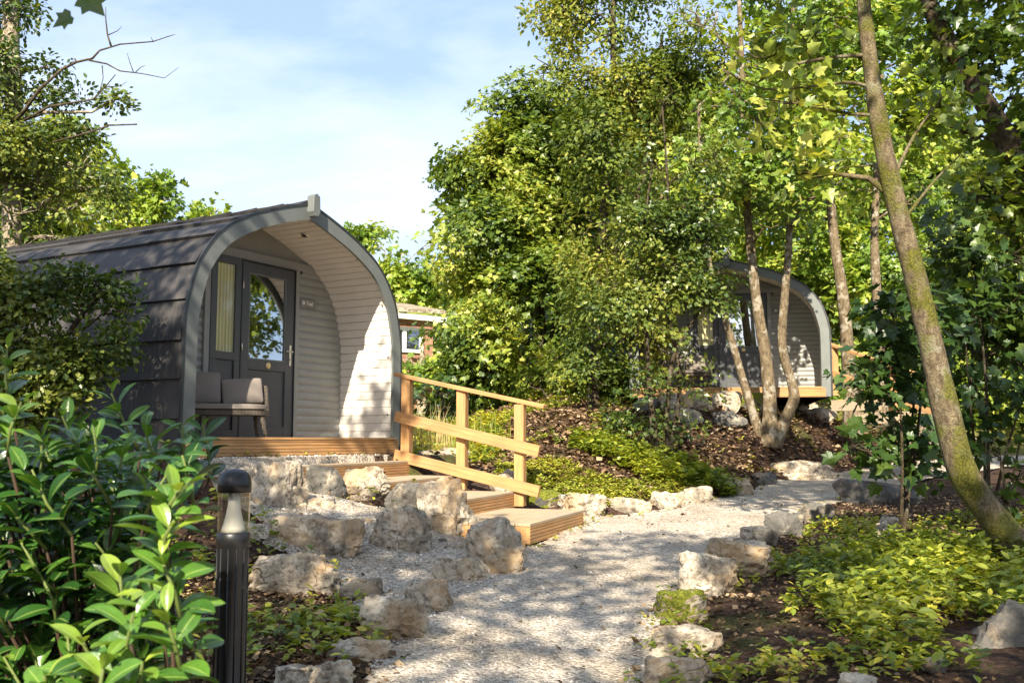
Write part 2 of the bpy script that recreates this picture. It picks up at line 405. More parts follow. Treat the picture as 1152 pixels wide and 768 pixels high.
def ground(px, py, y0=1.6, y1=45):
    d = ray(px, py); prev = y0
    ys = np.linspace(y0, y1, 1800); zz = d[2]/d[1]*ys; hh = H(d[0]/d[1]*ys, ys)
    k = np.argmax(zz < hh)
    Y = ys[k] if (zz < hh).any() else y1
    x = d[0]/d[1]*Y; return (x, Y, h1(x, Y))

def terrain():
    xs = np.concatenate([-np.geomspace(400, 9, 26), np.arange(-8.8, 10.2, .11), np.geomspace(10.4, 400, 26)])
    ys = np.concatenate([-np.geomspace(120, 2, 12), np.arange(-1.5, 20.5, .11), np.geomspace(20.8, 420, 60)])
    X, Y = np.meshgrid(xs, ys); Z = H(X, Y)
    near = (X > -11) & (X < 13) & (Y > .3) & (Y < 24)
    e = .13; ix = lambda v, g: np.clip((v-g[0])/.04, 0, len(g)-1).astype(int)
    sunk = near.copy()
    for dx, dy in ((e,0),(-e,0),(0,e),(0,-e),(0,0)): sunk &= _IN[ix(Y+dy, _gy), ix(X+dx, _gx)]
    Z = Z - .07*sunk
    V = np.stack([X.ravel(), Y.ravel(), Z.ravel()], 1); w = len(xs); hh = len(ys)
    i = np.arange(w-1)[None, :] + np.arange(hh-1)[:, None]*w; i = i.ravel()
    Fc = np.stack([i, i+1, i+w+1, i+w], 1)
    tag(np_mesh('ground', V, Fc, M['soil'], smooth=True), kind='structure')

def inside(pts, x, y):
    c = np.zeros(np.shape(x), bool); n = len(pts)
    for i in range(n):
        x1, y1 = pts[i]; x2, y2 = pts[(i+1) % n]
        if y1 == y2: continue
        m = ((y1 > y) != (y2 > y)) & (x < (x2-x1)*(y-y1)/(y2-y1)+x1); c ^= m
    return c
def sheet(name, poly, mat, off=.012, step=.12, wob=.04):
    n = len(poly); out = []
    for i in range(n):
        a, b = Vector(poly[i]), Vector(poly[(i+1) % n]); k = max(1, int((b-a).length/.15))
        for j in range(k):
            p = a.lerp(b, j/k); out.append((p.x + random.uniform(-wob, wob), p.y + random.uniform(-wob, wob)))
    xs = [p[0] for p in out]; ys = [p[1] for p in out]
    gx, gy = np.meshgrid(np.arange(min(xs), max(xs), step), np.arange(min(ys), max(ys), step))
    gx = gx.ravel() + rng.uniform(-.02, .02, gx.size); gy = gy.ravel() + rng.uniform(-.02, .02, gy.size)
    m = inside(out, gx, gy); pts = [Vector(p) for p in out] + [Vector((a, b)) for a, b in zip(gx[m], gy[m])]
    nb = len(out)
    r = delaunay_2d_cdt(pts, [(i, (i+1) % nb) for i in range(nb)], [], 1, 1e-5)
    V = [(p.x, p.y, h1(p.x, p.y)+off) for p in r[0]]
    me = bpy.data.meshes.new(name); me.from_pydata(V, [], [tuple(f) for f in r[2]]); me.update()
    for p in me.polygons: p.use_smooth = True
    o = link_mesh(name, me, mat); tag(o, kind='structure'); return out
LEFT_PX = [(395, 775), (425, 735), (470, 705), (500, 685), (520, 665), (560, 655), (590, 635), (597, 605)]
RIGHT_PX = [(1500, 520), (1150, 524), (1085, 532), (1020, 545), (950, 562), (910, 577), (880, 592), (845, 615), (805, 640), (770, 665), (748, 695), (738, 725), (725, 770)]
path_poly = [(-.85, 1.0)] + [plane0(*p) for p in LEFT_PX] + [tuple(SO-1.8*SA+.0*SB), tuple(SO)] + [plane0(*p) for p in EDGE_PX] + [plane0(*p) for p in RIGHT_PX] + [(.75, 1.0)]
PATH = sheet('gravel_path', path_poly, M['gravel'], off=.022, wob=.03)
apron = [plane0(425, 735), ground(383, 665)[:2], ground(372, 640)[:2], ground(300, 615)[:2], ground(296, 588)[:2], (-2.6, 8.55), (PL[0]-.45*PU[0]+.25*PN[0], PL[1]-.45*PU[1]+.25*PN[1]),
         (PL[0]+.02*PN[0]-.3*PU[0], PL[1]-.3*PU[1]+.02*PN[1]), (PL[0]+3.35*PU[0]+.02*PN[0], PL[1]+3.35*PU[1]+.02*PN[1]),
         tuple(SO-.3*SA-2.3*SB), tuple(SO-1.78*SA-2.2*SB), tuple(SO-1.85*SA), plane0(625, 612), plane0(620, 640), plane0(600, 665), plane0(560, 680), plane0(535, 700), plane0(500, 720), plane0(460, 745)]
APRON = sheet('gravel_terrace', apron, M['gravel'], off=.012, step=.07)

_gx = np.arange(-12, 14, .04); _gy = np.arange(0, 25, .04); _X, _Y = np.meshgrid(_gx, _gy)
_IN = inside(PATH, _X, _Y) | inside(APRON, _X, _Y); _SD = sdist(_X, _Y, EDGE)
def _ix(x, y): return min(max(int(y/.04), 0), len(_gy)-1), min(max(int((x+12)/.04), 0), len(_gx)-1)
terrain()
def clear(x, y): return not _IN[_ix(x, y)]
def edge_d(x, y): return float(_SD[_ix(x, y)])
# ------------------------------------------------------------------ leaves
def T_maple():
    o = [(0,0),(.22,-.08),(.50,.10),(.38,.28),(.56,.55),(.26,.55),(0,1.0),(-.26,.55),(-.56,.55),(-.38,.28),(-.50,.10),(-.22,-.08)]
    V = [(0, .32, -.05)] + [(x, y-.0, .05*abs(x)*2 - .10*max(0, y-.5)) for x, y in o]
    return np.array(V), np.array([(0, i+1, (i+1) % 12+1) for i in range(12)])
def T_maple_lo():
    o = [(0,0),(.5,.08),(.5,.55),(.22,.5),(0,1.0),(-.22,.5),(-.5,.55),(-.5,.08)]
    V = [(0, .3, -.05)] + [(x, y, .06*abs(x)) for x, y in o]
    return np.array(V), np.array([(0, i+1, (i+1) % 8+1) for i in range(8)])
def T_ovate():
    return np.array([(0,0,0),(.25,.28,.05),(.27,.6,.05),(0,1,-.06),(-.27,.6,.05),(-.25,.28,.05)]), np.array([(0,1,2,3),(0,3,4,5)])
def T_small():
    return np.array([(0,0,0),(.38,.5,.08),(0,1,0),(-.38,.5,.08)]), np.array([(0,1,2),(0,2,3)])
def T_laurel():
    ks = 8; V = []; Fc = []
    for i in range(ks+1):
        t = i/ks; w = .225*math.sin(math.pi*min(1, t*.97+.01)**1.12)**.72 if 0 < i < ks else .004
        z = .16*t - .30*t*t
        for j, sx in enumerate((-1, -.5, 0, .5, 1)): V.append((sx*w, t, z + .28*w*abs(sx) - (.015 if sx == 0 else 0)))
    for i in range(ks):
        for j in range(4): a = i*5+j; Fc.append((a, a+1, a+6, a+5))
    return np.array(V), np.array(Fc)
TEMPL = dict(maple=T_maple(), maple_lo=T_maple_lo(), ovate=T_ovate(), small=T_small(), laurel=T_laurel())
def norm(a): return a/np.maximum(np.linalg.norm(a, axis=1, keepdims=True), 1e-9)
def leaf_mesh(name, P, N, T, S, templ, mat, parent=None, rnd=None, base=(0,0,0), smooth=False):
    V0, F0 = TEMPL[templ]; n = len(P)
    N = norm(N); T = norm(T - N*np.sum(T*N, 1, keepdims=True)); X = np.cross(T, N)
    S = np.broadcast_to(S, (n,))
    V = (V0[None, :, 0, None]*X[:, None] + V0[None, :, 1, None]*T[:, None] + V0[None, :, 2, None]*N[:, None])*S[:, None, None] + P[:, None]
    V = V.reshape(-1, 3) - np.array(base)
    Fc = (F0[None] + (np.arange(n)*len(V0))[:, None, None]).reshape(-1, F0.shape[1])
    if rnd is None: rnd = rng.random(n)
    o = np_mesh(name, V, Fc, mat, parent, np.repeat(rnd, len(V0)), smooth)
    if smooth:
        a = o.data.attributes.new('rib', 'FLOAT', 'POINT'); a.data.foreach_set('value', np.tile((np.abs(V0[:, 0]) < 1e-6).astype(np.float32), n))
    return o
def nz(p, s, off=0.0): return noise.noise(Vector((p[0]*s+off, p[1]*s+off*.7, p[2]*s-off)))

def tree(name, label, cat, base, stems, blobs, templ, size, leafmat, barkmat, spray_r=.42, per=26, dens=1.0, group=None,
         gap=-.12, gapf=.55, seed=1, flat=.22, twigr=.008, droop=.25, nside=10, limbs=True, stemlabel=None, bias=.0):
    """stems: list of (points, r0, r1); blobs: list of (center, (rx,ry,rz)) in world metres"""
    rg = np.random.default_rng(seed)
    root = empty(name, base, label=label, cat=cat, group=group)
    tr = MB(); br = MB(); nodes = []
    for pts, r0, r1 in stems:
        pts = [Vector(p) for p in pts]; fine = []; k = len(pts)
        for i in range(k-1):                       # Catmull-Rom
            p0, p1, p2, p3 = pts[max(i-1,0)], pts[i], pts[i+1], pts[min(i+2,k-1)]
            for q in range(5):
                t = q/5; fine.append(.5*((2*p1)+(p2-p0)*t+(2*p0-5*p1+4*p2-p3)*t*t+(3*p1-p0-3*p2+p3)*t**3))
        fine.append(pts[-1]); n = len(fine)
        rad = [(r0*(1-i/(n-1)) + r1*i/(n-1))*(1+.10*nz(p, 3.0, seed)+.07*nz(p, 9, 3)) for i, p in enumerate(fine)]
        if pts[0].z < h1(pts[0].x, pts[0].y)+.3: rad[0] *= 1.7; rad[1] *= 1.42; rad[2] *= 1.2; rad[3] *= 1.08
        tr.tube(fine, rad, nside); nodes += [(p, rad[i]) for i, p in enumerate(fine)]
    NP = np.array([tuple(p) for p, _ in nodes]); NR = [r for _, r in nodes]
    Ps, Ns, Ts = [], [], []
    for c, rr in blobs:
        c = np.array(c, float); rr = np.array(rr, float)
        if limbs:
            w = np.linalg.norm(NP-c, axis=1) + np.maximum(0, NP[:, 2]-c[2]+.2)*2
            k = int(np.argmin(w)); a = Vector(NP[k]); b = Vector(c); L = (b-a).length
            lp = [a, a.lerp(b, .35)+Vector(rg.normal(0, .05*L, 3))+Vector((0,0,.06*L)), a.lerp(b, .7)+Vector(rg.normal(0, .05*L, 3))+Vector((0,0,.05*L)), b]
            r0 = min(NR[k]*.55, .02+.014*L); br.tube(lp, [r0, r0*.75, r0*.5, r0*.3], 5)
            loc = [np.array(tuple(lp[0].lerp(lp[1], .8))), np.array(tuple(lp[1])), np.array(tuple(lp[2])), c]
        else: loc = [c]
        area = (rr[0]*rr[1]+rr[1]*rr[2]+rr[0]*rr[2])
        ns = int(max(6, dens*area/(spray_r**2)*5.2))
        sub = []
        for q in range(5):
            dq = norm(rg.normal(size=(1, 3)))[0]*rr*.55; e = c+dq; s0 = loc[-1] if rg.random() < .5 else loc[-2 if len(loc) > 1 else -1]
            mid = (s0+e)/2 + rg.normal(0, .06*rr.mean(), 3)
            br.tube([tuple(s0), tuple(mid), tuple(e)], [twigr*2.2, twigr*1.7, twigr*1.1], 4); sub += [mid, e]
        sub = np.array(sub+loc)
        for q in range(ns):
            d = norm(rg.normal(size=(1, 3)))[0]; p = c + d*rr*(rg.random()**.36)
            if nz(p, gapf/max(.35, spray_r)*.42, seed*3.1) < gap and rg.random() < .88: continue
            k = int(np.argmin(np.linalg.norm(sub-p, axis=1))); s0 = sub[k]
            mid = (s0+p)/2 + rg.normal(0, .03, 3) + np.array([0, 0, .03])
            br.tube([tuple(s0), tuple(mid), tuple(p)], [twigr, twigr*.8, twigr*.4], 3, False)
            o = norm((d/np.maximum(rr, .1))[None])[0]; up = norm((np.array([0,0,1.0])*.75 + o*.55 + rg.normal(0, .25, 3))[None])[0]
            tx = np.cross(up, norm(rg.normal(size=(1,3)))[0]); tx /= np.linalg.norm(tx)+1e-9; ty = np.cross(up, tx)
            m = int(per*(.7+.6*rg.random())); ang = rg.random(m)*2*math.pi; rad = spray_r*np.sqrt(rg.random(m))*(.75+.5*rg.random())
            off = np.outer(np.cos(ang)*rad, tx) + np.outer(np.sin(ang)*rad, ty) + np.outer(rg.normal(0, spray_r*flat, m) - .18*rad, up)
            Ps.append(p+off); Ns.append(up[None]*.9 + rg.normal(0, .42, (m, 3)) + o[None]*.25)
            Ts.append(norm(off)+rg.normal(0, .45, (m, 3)) + np.array([0,0,-droop]))
    tr.build('trunk', barkmat, root, base=base)
    if br.v: br.build('branches', barkmat, root, base=base)
    P = np.concatenate(Ps); N = np.concatenate(Ns); T = np.concatenate(Ts); n = len(P)
    rnd = np.clip(rg.normal(.42+bias, .24, n) + .25*np.sin(P[:, 0]*2.1+P[:, 2]*1.7+seed), 0, 1)
    leaf_mesh('crown', P, N, T, size*(.55+.75*rg.random(n)), templ, leafmat, root, rnd, base)
    TREES.append((root.name, n)); return root
TREES = []
def B(Y, *bl, dz=.9):
    """blobs given as photo positions and radii at distance Y"""
    out = []
    for b in bl:
        px, py, rx, ry = b[:4]; y = Y + (b[4] if len(b) > 4 else 0)
        out.append((at(px, py, y), (rx*y/F, dz*(rx+ry)/2*y/F, ry*y/F)))
    return out
def S(Y, pts): return [at(px, py, Y + (r[0] if r else 0)) for px, py, *r in pts]

# ------------------------------------------------------------------ camping pod
OUT = [(1.68,0),(1.68,1.0),(1.66,1.22),(1.62,1.4),(1.56,1.6),(1.48,1.75),(1.35,1.92),(1.19,2.06),(1.02,2.16),(.77,2.28),(.38,2.42),(0,2.53)]
def crom(p, k=4):
    o = []; n = len(p)
    for i in range(n-1):
        a, b, c, d = [np.array(p[j], float) for j in (max(i-1,0), i, i+1, min(i+2,n-1))]
        for q in range(k):
            t = q/k; o.append(.5*((2*b)+(c-a)*t+(2*a-5*b+4*c-d)*t*t+(3*b-a-3*c+d)*t**3))
    o.append(np.array(p[-1], float)); return np.array(o)
def full(half):      # right foot -> apex -> left foot
    l = half[::-1][1:].copy(); l[:, 0] *= -1; return np.concatenate([half, l])
def offs(pr, d):     # inward for d>0
    t = np.gradient(pr, axis=0); t /= np.linalg.norm(t, axis=1, keepdims=True); nrm = np.stack([-t[:, 1], t[:, 0]], 1)
    return pr + nrm*d
def half_off(d, foot=0.0):
    h = crom(OUT); g = offs(h, d); g[-1] = (0, h[-1][1]-d*1.08); g[0] = (h[0][0]-d, 0)
    g = g[g[:, 0] >= -1e-6]; g[:, 0] = np.maximum(g[:, 0], 0); g[-1, 0] = 0
    if foot: g = np.concatenate([[(g[0][0], foot)], g])
    return g
def resample(p, step):
    d = np.concatenate([[0], np.cumsum(np.linalg.norm(np.diff(p, axis=0), axis=1))]); n = max(2, int(round(d[-1]/step))+1)
    s = np.linspace(0, d[-1], n); return np.stack([np.interp(s, d, p[:, 0]), np.interp(s, d, p[:, 1])], 1)
DB = .87; PLEN = 6.6
def lining_w(z):     # half width of the lining at height z
    g = half_off(.055); return float(np.interp(z, g[:, 1], g[:, 0]))
def ring_prism(mb, outer, inner, y0, y1):
    n = len(outer); V = []
    for y in (y0, y1):
        V += [(p[0], y, p[1]) for p in outer] + [(p[0], y, p[1]) for p in inner]
    Fc = []
    for i in range(n-1):
        Fc += [(i, i+1, n+i+1, n+i), (2*n+i, 3*n+i, 3*n+i+1, 2*n+i+1), (i, 2*n+i, 2*n+i+1, i+1), (n+i, n+i+1, 3*n+i+1, 3*n+i)]
    Fc += [(0, n, 3*n, 2*n), (n-1, 3*n-1, 4*n-1, 2*n-1)]
    mb.add(V, Fc)
def make_pod(label, group):
    P = empty('camping_pod', (0,0,0), label=label, cat='camping pod', group=group)
    # arch fascia
    a = MB(); o = full(half_off(-.012, -.17)); i = full(half_off(.135, -.17)); m = min(len(o), len(i)); 
    oo = resample(o, .07); ii = resample(i, .07)
    def match(p, n):
        d = np.concatenate([[0], np.cumsum(np.linalg.norm(np.diff(p, axis=0), axis=1))]); s = np.linspace(0, d[-1], n)
        return np.stack([np.interp(s, d, p[:, 0]), np.interp(s, d, p[:, 1])], 1)
    n = 91
    ring_prism(a, match(o, n), match(i, n), -.030, .0)
    a.build('arch_fascia', M['paint'], P)
    e = MB(); ring_prism(e, match(full(half_off(-.040, -.15)), n), match(full(half_off(-.014, -.15)), n), -.036, -.014); e.build('arch_edge_trim', M['trimdark'], P)
    # boarded lining of the porch
    g = full(half_off(.055)); g = resample(g, .098); L = MB()
    gi = offs(g, .007)
    for k in range(len(g)-1):
        p, q = g[k], g[k+1]; pi, qi = gi[k], gi[k+1]; d = (q-p)/np.linalg.norm(q-p)*.006
        vs = [(x, y, z) for y in (.03, DB) for x, z in (tuple(p+ (pi-p)*-1), tuple(pi+d), tuple(qi-d), tuple(q+(qi-q)*-1))]
        L.add(vs, [(0,1,5,4),(1,2,6,5),(2,3,7,6)])
    ring_prism(L, match(full(half_off(.012)), n), match(full(half_off(.046)), n), .032, DB+.05)
    L.build('porch_lining', M['lining'], P)
    gg = half_off(.055)
    for hh, sd in ((.30,1),(1.0,1),(1.62,1),(2.12,1),(2.36,1),(.30,-1),(1.0,-1),(1.62,-1)):
        w = lining_w(hh)-.006; bx = Matrix.Translation((sd*w, .10, hh)) @ Matrix.Rotation(R(90), 4, 'Y')
        b = MB(); b.lathe([(.011,-.006),(.011,.006)], 10, bx); b.build('bolt', M['trimdark'], P)
    # downlight in the ceiling
    dl = MB(); w = .42; hz = float(np.interp(-w, -gg[:, 0], gg[:, 1]))
    Md = Matrix.Translation((w, .42, hz-.012)) @ Matrix.Rotation(R(22), 4, 'Y')
    dl.lathe([(.042,-.010),(.042,.004)], 20, Md); rim = dl.build('downlight', M['metal'], P)
    dd = MB(); dd.lathe([(.028,-.013),(.028,-.002)], 20, Md); dd.build('lamp_face', M['black'], rim)
    # back wall: rounded log-lap boards
    s = MB(); hgt = .093; z = 0.0
    while z < 2.03:
        prof = []
        for q in range(7):
            t = q/6; prof.append((z + hgt*t, DB - .006 - .028*math.sin(math.pi*(.08+.84*t))**.7))
        V = []; 
        for zz, yy in prof: w = lining_w(min(zz, 2.45)); V.append((-w, yy, zz)); V.append((w, yy, zz))
        s.add(V, [(2*q, 2*q+1, 2*q+3, 2*q+2) for q in range(6)], True)
        w = lining_w(z); s.add([(-w, DB+.0, z), (w, DB+.0, z), (w, DB-.012, z), (-w, DB-.012, z)], [(0,1,2,3)])
        z += hgt
    s.build('front_wall', M['slat'], P)
    u = MB(); top = [p for p in full(half_off(.055)) if p[1] > 2.0]; V = [(p[0], DB-.004, p[1]) for p in top]; u.add(V, [tuple(range(len(V)))])
    u.build('gable_panel', M['slat'], P)
    bm = MB(); w = lining_w(2.08)
    bm.box((-w, DB-.055, 2.005), (w, DB-.006, 2.105)); bm.build('beam', M['slat'], P, bevel=.004)
    c = 1.68
    for xa in (1.00, 2.40):
        pr = MB(); pr.box((xa-c, DB-.062, 0), (xa+.075-c, DB-.004, 2.003)); pr.build('door_post', M['slat'], P, bevel=.004)
    # side window light + panel below
    fw = MB(); y0 = DB-.070; y1 = DB-.004
    def frame(mb, x0, x1, z0, z1, t, ya=y0, yb=y1):
        mb.box((x0, ya, z0), (x0+t, yb, z1)); mb.box((x1-t, ya, z0), (x1, yb, z1)); mb.box((x0+t, ya, z0), (x1-t, yb, z0+t)); mb.box((x0+t, ya, z1-t), (x1-t, yb, z1))
    frame(fw, 1.077-c, 1.515-c, .86, 2.003, .085); 
    fw.box((1.077-c, y0, 0.0), (1.515-c, y1, .10)); fw.box((1.077-c, y0, .10), (1.162-c, y1, .86)); fw.box((1.43-c, y0, .10), (1.515-c, y1, .86)); fw.box((1.162-c, y0+.022, .10), (1.43-c, y1, .86))
    win = fw.build('side_window', M['door'], P, bevel=.004)
    pn = MB(); pn.box((1.160-c, y0+.022, .943), (1.432-c, y0+.028, 1.92)); pn.build('pane', M['winglass'], win)
    cu = MB(); V = []; Fc = []
    for q in range(25):
        x = 1.163-c + .268*q/24; yy = DB-.041 + .003*math.sin(q*1.5)
        V += [(x, yy, .95), (x, yy, 1.917)]
    cu.add(V, [(2*q, 2*q+1, 2*q+3, 2*q+2) for q in range(24)], True); cu.build('curtain', M['curtain'], win)
    # door
    d = MB(); X0, X1 = 1.535-c, 2.385-c; ya = y0+.010
    d.box((X0, ya, .02), (X0+.115, y1, 1.985)); d.box((X1-.135, ya, .02), (X1, y1, 1.985)); d.box((X0+.115, ya, 1.87), (X1-.135, y1, 1.985))
    d.box((X0+.115, ya, .78), (X1-.135, y1, .895)); d.box((X0+.115, ya, .02), (X1-.135, y1, .14)); d.box((X0+.115, ya+.020, .14), (X1-.135, y1, .78))
    door = d.build('door', M['door'], P, bevel=.004)
    fr = MB(); fr.box((1.517-c, y0-.004, 0.0), (1.533-c, y1, 2.003)); fr.box((2.387-c, y0-.004, 0), (2.398-c, y1, 2.003)); fr.box((1.533-c, y0-.004, 1.987), (2.387-c, y1, 2.003)); fr.build('door_frame', M['trimdark'], P)
    gp = MB(); gp.box((X0+.113, ya+.020, .893), (X1-.133, ya+.027, 1.872)); gp.build('glass_pane', M['glass'], door)
    bd = MB(); frame(bd, X0+.115, X1-.135, .895, 1.87, .014, ya+.004, ya+.019); bd.build('glazing_bead', M['paint'], door)
    hd = MB(); hx = 2.325-c; hd.box((hx-.016, ya-.008, .86), (hx+.016, ya, 1.10)); hd.tube([(hx, ya-.008, 1.02), (hx, ya-.05, 1.02), (hx-.02, ya-.055, 1.02), (hx-.11, ya-.055, 1.018)], .009, 8)
    hd.lathe([(.009, 0), (.009, .012)], 10, Matrix.Translation((hx, ya-.008, .93)) @ Matrix.Rotation(R(90), 4, 'X'))
    hd.build('door_handle', M['metal'], door)
    kb = MB(); kb.lathe([(.036,-.002),(.040,.004),(.034,.010),(.020,.012)], 24, Matrix.Translation((1.965-c, ya, .838)) @ Matrix.Rotation(R(90), 4, 'X')); kb.build('door_emblem', M['brass'], door)
    for hz in (.30, 1.02, 1.72): hg = MB(); hg.tube([(1.531-c, y0-.010, hz-.045), (1.531-c, y0-.010, hz+.045)], .009, 8); hg.build('hinge', M['metal'], door)
    # sign beside the door
    sg = MB(); sg.box((2.50-c, DB-.052, 1.585), (2.79-c, DB-.038, 1.685)); sign = sg.build('name_sign', M['sign'], P, bevel=.003)
    for txt, sx, sz, size in (('Teal', 2.595-c, 1.612, .072),):
        cv = bpy.data.curves.new('lettering', 'FONT'); cv.body = txt; cv.size = size; cv.extrude = .0015; 
        tmp = bpy.data.objects.new('tmp', cv); COL.objects.link(tmp); bpy.context.view_layer.update()
        me = bpy.data.meshes.new_from_object(tmp.evaluated_get(bpy.context.evaluated_depsgraph_get())); bpy.data.objects.remove(tmp); me.materials.clear(); me.materials.append(M['white'])
        t = bpy.data.objects.new('lettering', me); COL.objects.link(t); t.parent = sign
        t.matrix_local = Matrix.Translation((sx, DB-.0545, sz)) @ Matrix.Rotation(R(90), 4, 'X')
    em = MB(); em.lathe([(.026, 0), (.026, .003)], 20, Matrix.Translation((2.555-c, DB-.052, 1.635)) @ Matrix.Rotation(R(90), 4, 'X')); em.build('sign_roundel', M['lining'], sign)
    vt = MB(); vt.lathe([(.02, 0), (.022, .02), (.012, .035)], 16, Matrix.Translation((2.50-c, DB-.035, 1.99-.0)) @ Matrix.Rotation(R(90), 4, 'X')); vt.build('door_sensor', M['trimdark'], P)
    # floor, deck edge board
    fl = MB(); fl.box((-1.60, .005, -.03), (1.60, DB, -.002)); fl.build('porch_floor', M['decktop'], P)
    groove_board('deck_edge_board', 3.26, .168, .045, Matrix.Translation((-1.66, -.085, -.176)), M['deckwood'], P, flat=1)
    tb = MB(); tb.box((-1.66, -.092, -.006), (1.545, .004, .020)); tb.build('deck_nosing', M['deckwood'], P, bevel=.004)
    # body under the roof, back wall
    body = MB(); oo_ = full(half_off(.012, -.17)); V = [(p[0], y, p[1]) for y in (DB+.051, PLEN) for p in oo_]; k = len(oo_)
    body.add(V, [(q, q+1, k+q+1, k+q) for q in range(k-1)] + [tuple(range(k, 2*k)), tuple(range(k))[::-1]]); body.build('body', M['concrete'], P)
    # roof shakes
    half = crom(OUT, 8); half = np.concatenate([[(1.68, -.16)], half]); d = np.concatenate([[0], np.cumsum(np.linalg.norm(np.diff(half, axis=0), axis=1))])
    def prof(s, off, sd):
        s = min(max(s, 0), d[-1]); x = np.interp(s, d, half[:, 0]); z = np.interp(s, d, half[:, 1])
        s2 = min(s+.04, d[-1]); s1 = max(s-.04, 0); tx = np.interp(s2, d, half[:, 0])-np.interp(s1, d, half[:, 0]); tz = np.interp(s2, d, half[:, 1])-np.interp(s1, d, half[:, 1])
        l = math.hypot(tx, tz)+1e-9; return (sd*max(0.0, x+tz/l*off), z-tx/l*off)
    V = []; Fc = []; A = []; rr = random.Random(3)
    for sd in (1, -1):
        s0 = -.02; ci = 0
        while s0 < d[-1]-.05:
            s1 = min(s0+.37, d[-1]); y = -.012 - (.2 if ci % 2 else 0)*0
            first = True
            while y < PLEN+.1:
                wdt = rr.uniform(.9, 1.1)*(.6 if first and ci % 2 else 1); first = False; dn = rr.choice([0, 0, .005, .012]); lift = rr.uniform(.046, .056)
                col = rr.random(); b0 = len(V); ya_, yb_ = y+.001, y+wdt-.001
                ss = [s0-dn+ (s1+.05-s0+dn)*q/4 for q in range(5)]
                for q, sv in enumerate(ss):
                    t = q/4; of = lift*(1-t)+.016*t
                    for yy in (ya_, yb_):
                        p = prof(sv, of, sd); V.append((p[0], yy, p[1]))
                    for yy in (ya_, yb_):
                        p = prof(sv, of-.030*(1-t)-.004, sd); V.append((p[0], yy, p[1]))
                A += [col]*20
                for q in range(4):
                    c0 = b0+4*q; c1 = c0+4
                    Fc += [(c0, c0+1, c1+1, c1), (c0, c1, c1+2, c0+2), (c0+1, c0+3, c1+3, c1+1)]
                Fc.append((b0, b0+2, b0+3, b0+1)); y += wdt
            s0 = s1; ci += 1
    roof = np_mesh('roof', np.array(V), np.array(Fc), M['shingle'], P, np.array(A))
    rc = MB(); y = -.03; rr = random.Random(5)
    while y < PLEN:
        l = .40; zt = 2.588 + rr.uniform(0, .008)
        rc.add([(-.19, y, zt-.075), (0, y, zt+.018), (.19, y, zt-.075), (-.19, y+l+.03, zt-.095), (0, y+l+.03, zt-.004), (.19, y+l+.03, zt-.095),
                (-.19, y, zt-.10), (0, y, zt-.012), (.19, y, zt-.10)], [(0,1,4,3),(1,2,5,4),(0,6,7,1),(1,7,8,2)]); y += l
    rc.build('ridge_capping', M['shingle'], roof)
    fn = MB(); fn.add([(x, y, z) for y in (-.12, -.02) for x, z in ((-.050, 2.635), (0, 2.665), (.050, 2.635), (.058, 2.46), (.025, 2.41), (-.025, 2.41), (-.058, 2.46))],
                      [(0,1,2,3,4,5,6), (7,13,12,11,10,9,8)] + [(q, 7+q, 7+(q+1) % 7, (q+1) % 7) for q in range(7)])
    fn.build('ridge_end', M['paint'], P, bevel=.006)
    return P
def groove_board(name, L, hh, th, mtx, mat, parent=None, flat=0, ngr=5):
    """board lying along X, grooved on its -Y face; flat=1 leaves the face upright"""
    pr = [(th, 0), (0, 0)]; st = hh/ngr
    for g in range(ngr):
        z0 = g*st; pr += [(0, z0+st*.12), (.007, z0+st*.22), (.007, z0+st*.36), (0, z0+st*.46)]
    pr += [(0, hh), (th, hh)]; n = len(pr)
    mb = MB(); V = [(x, y, z) for x in (0, L) for y, z in pr]
    mb.add(V, [(i, i+1, n+i+1, n+i) for i in range(n-1)] + [(n-1, 0, n, 2*n-1), tuple(range(n))[::-1], tuple(range(n, 2*n))])
    return mb.build(name, mat, parent, mtx)
PA = math.atan2(PU[1], PU[0]); PC = (PL[0]+1.68*PU[0], PL[1]+1.68*PU[1], 0)
pod = make_pod('grey glamping pod nearest the camera, with shingled curved roof, charcoal door and timber deck edge', 'camping pods among the trees')
pod.location = PC; pod.rotation_euler = (0, 0, PA)
pod2 = copy_tree(pod); pod2['label'] = 'distant grey glamping pod on the mound behind the three-stemmed tree'
c2 = at(820, 437, 17.4); pod2.location = (c2[0], 17.4, c2[2]); pod2.rotation_euler = (0, 0, math.atan2(-.20, .98)); pod2.scale = (1.03, 1, .91)

# ------------------------------------------------------------------ bench on the porch
BW, BD = .86, .42
def make_bench(label, group):
    b = empty('wicker_bench', (0,0,0), label=label, cat='bench', group=group)
    m = MB(); m.box((0, 0, .245), (BW, BD, .295)); m.build('seat_frame', M['rattan'], b, bevel=.01)
    m = MB(); x0, x1 = -.03, BW+.05
    m.add([(x, y, z) for x in (x0, x1) for y, z in ((BD-.05, .25), (BD+.01, .25), (BD+.08, .575), (BD+.02, .575))], [(0,1,2,3),(4,7,6,5),(0,4,5,1),(1,5,6,2),(2,6,7,3),(3,7,4,0)])
    m.build('backrest', M['rattan'], b, bevel=.012)
    for xa in (x0, x1-.05):
        m = MB(); m.add([(x, y, z) for x in (xa, xa+.05) for y, z in ((BD-.17, .25), (BD-.05, .25), (BD+.018, .57), (BD-.05, .57))], [(0,1,2,3),(4,7,6,5),(0,4,5,1),(1,5,6,2),(2,6,7,3),(3,7,4,0)])
        m.build('backrest_wing', M['rattan'], b, bevel=.012)
    for x, y, dx, dy in ((.06, .05, -.05, -.03), (BW-.07, .05, .05, -.03), (.06, BD-.06, -.04, .04), (BW-.07, BD-.06, .04, .04)):
        m = MB(); m.tube([(x, y, .25), (x+dx*.4, y+dy*.4, .12), (x+dx, y+dy, 0.0)], [.027, .022, .018], 8); m.build('leg', M['rattan'], b)
    return b
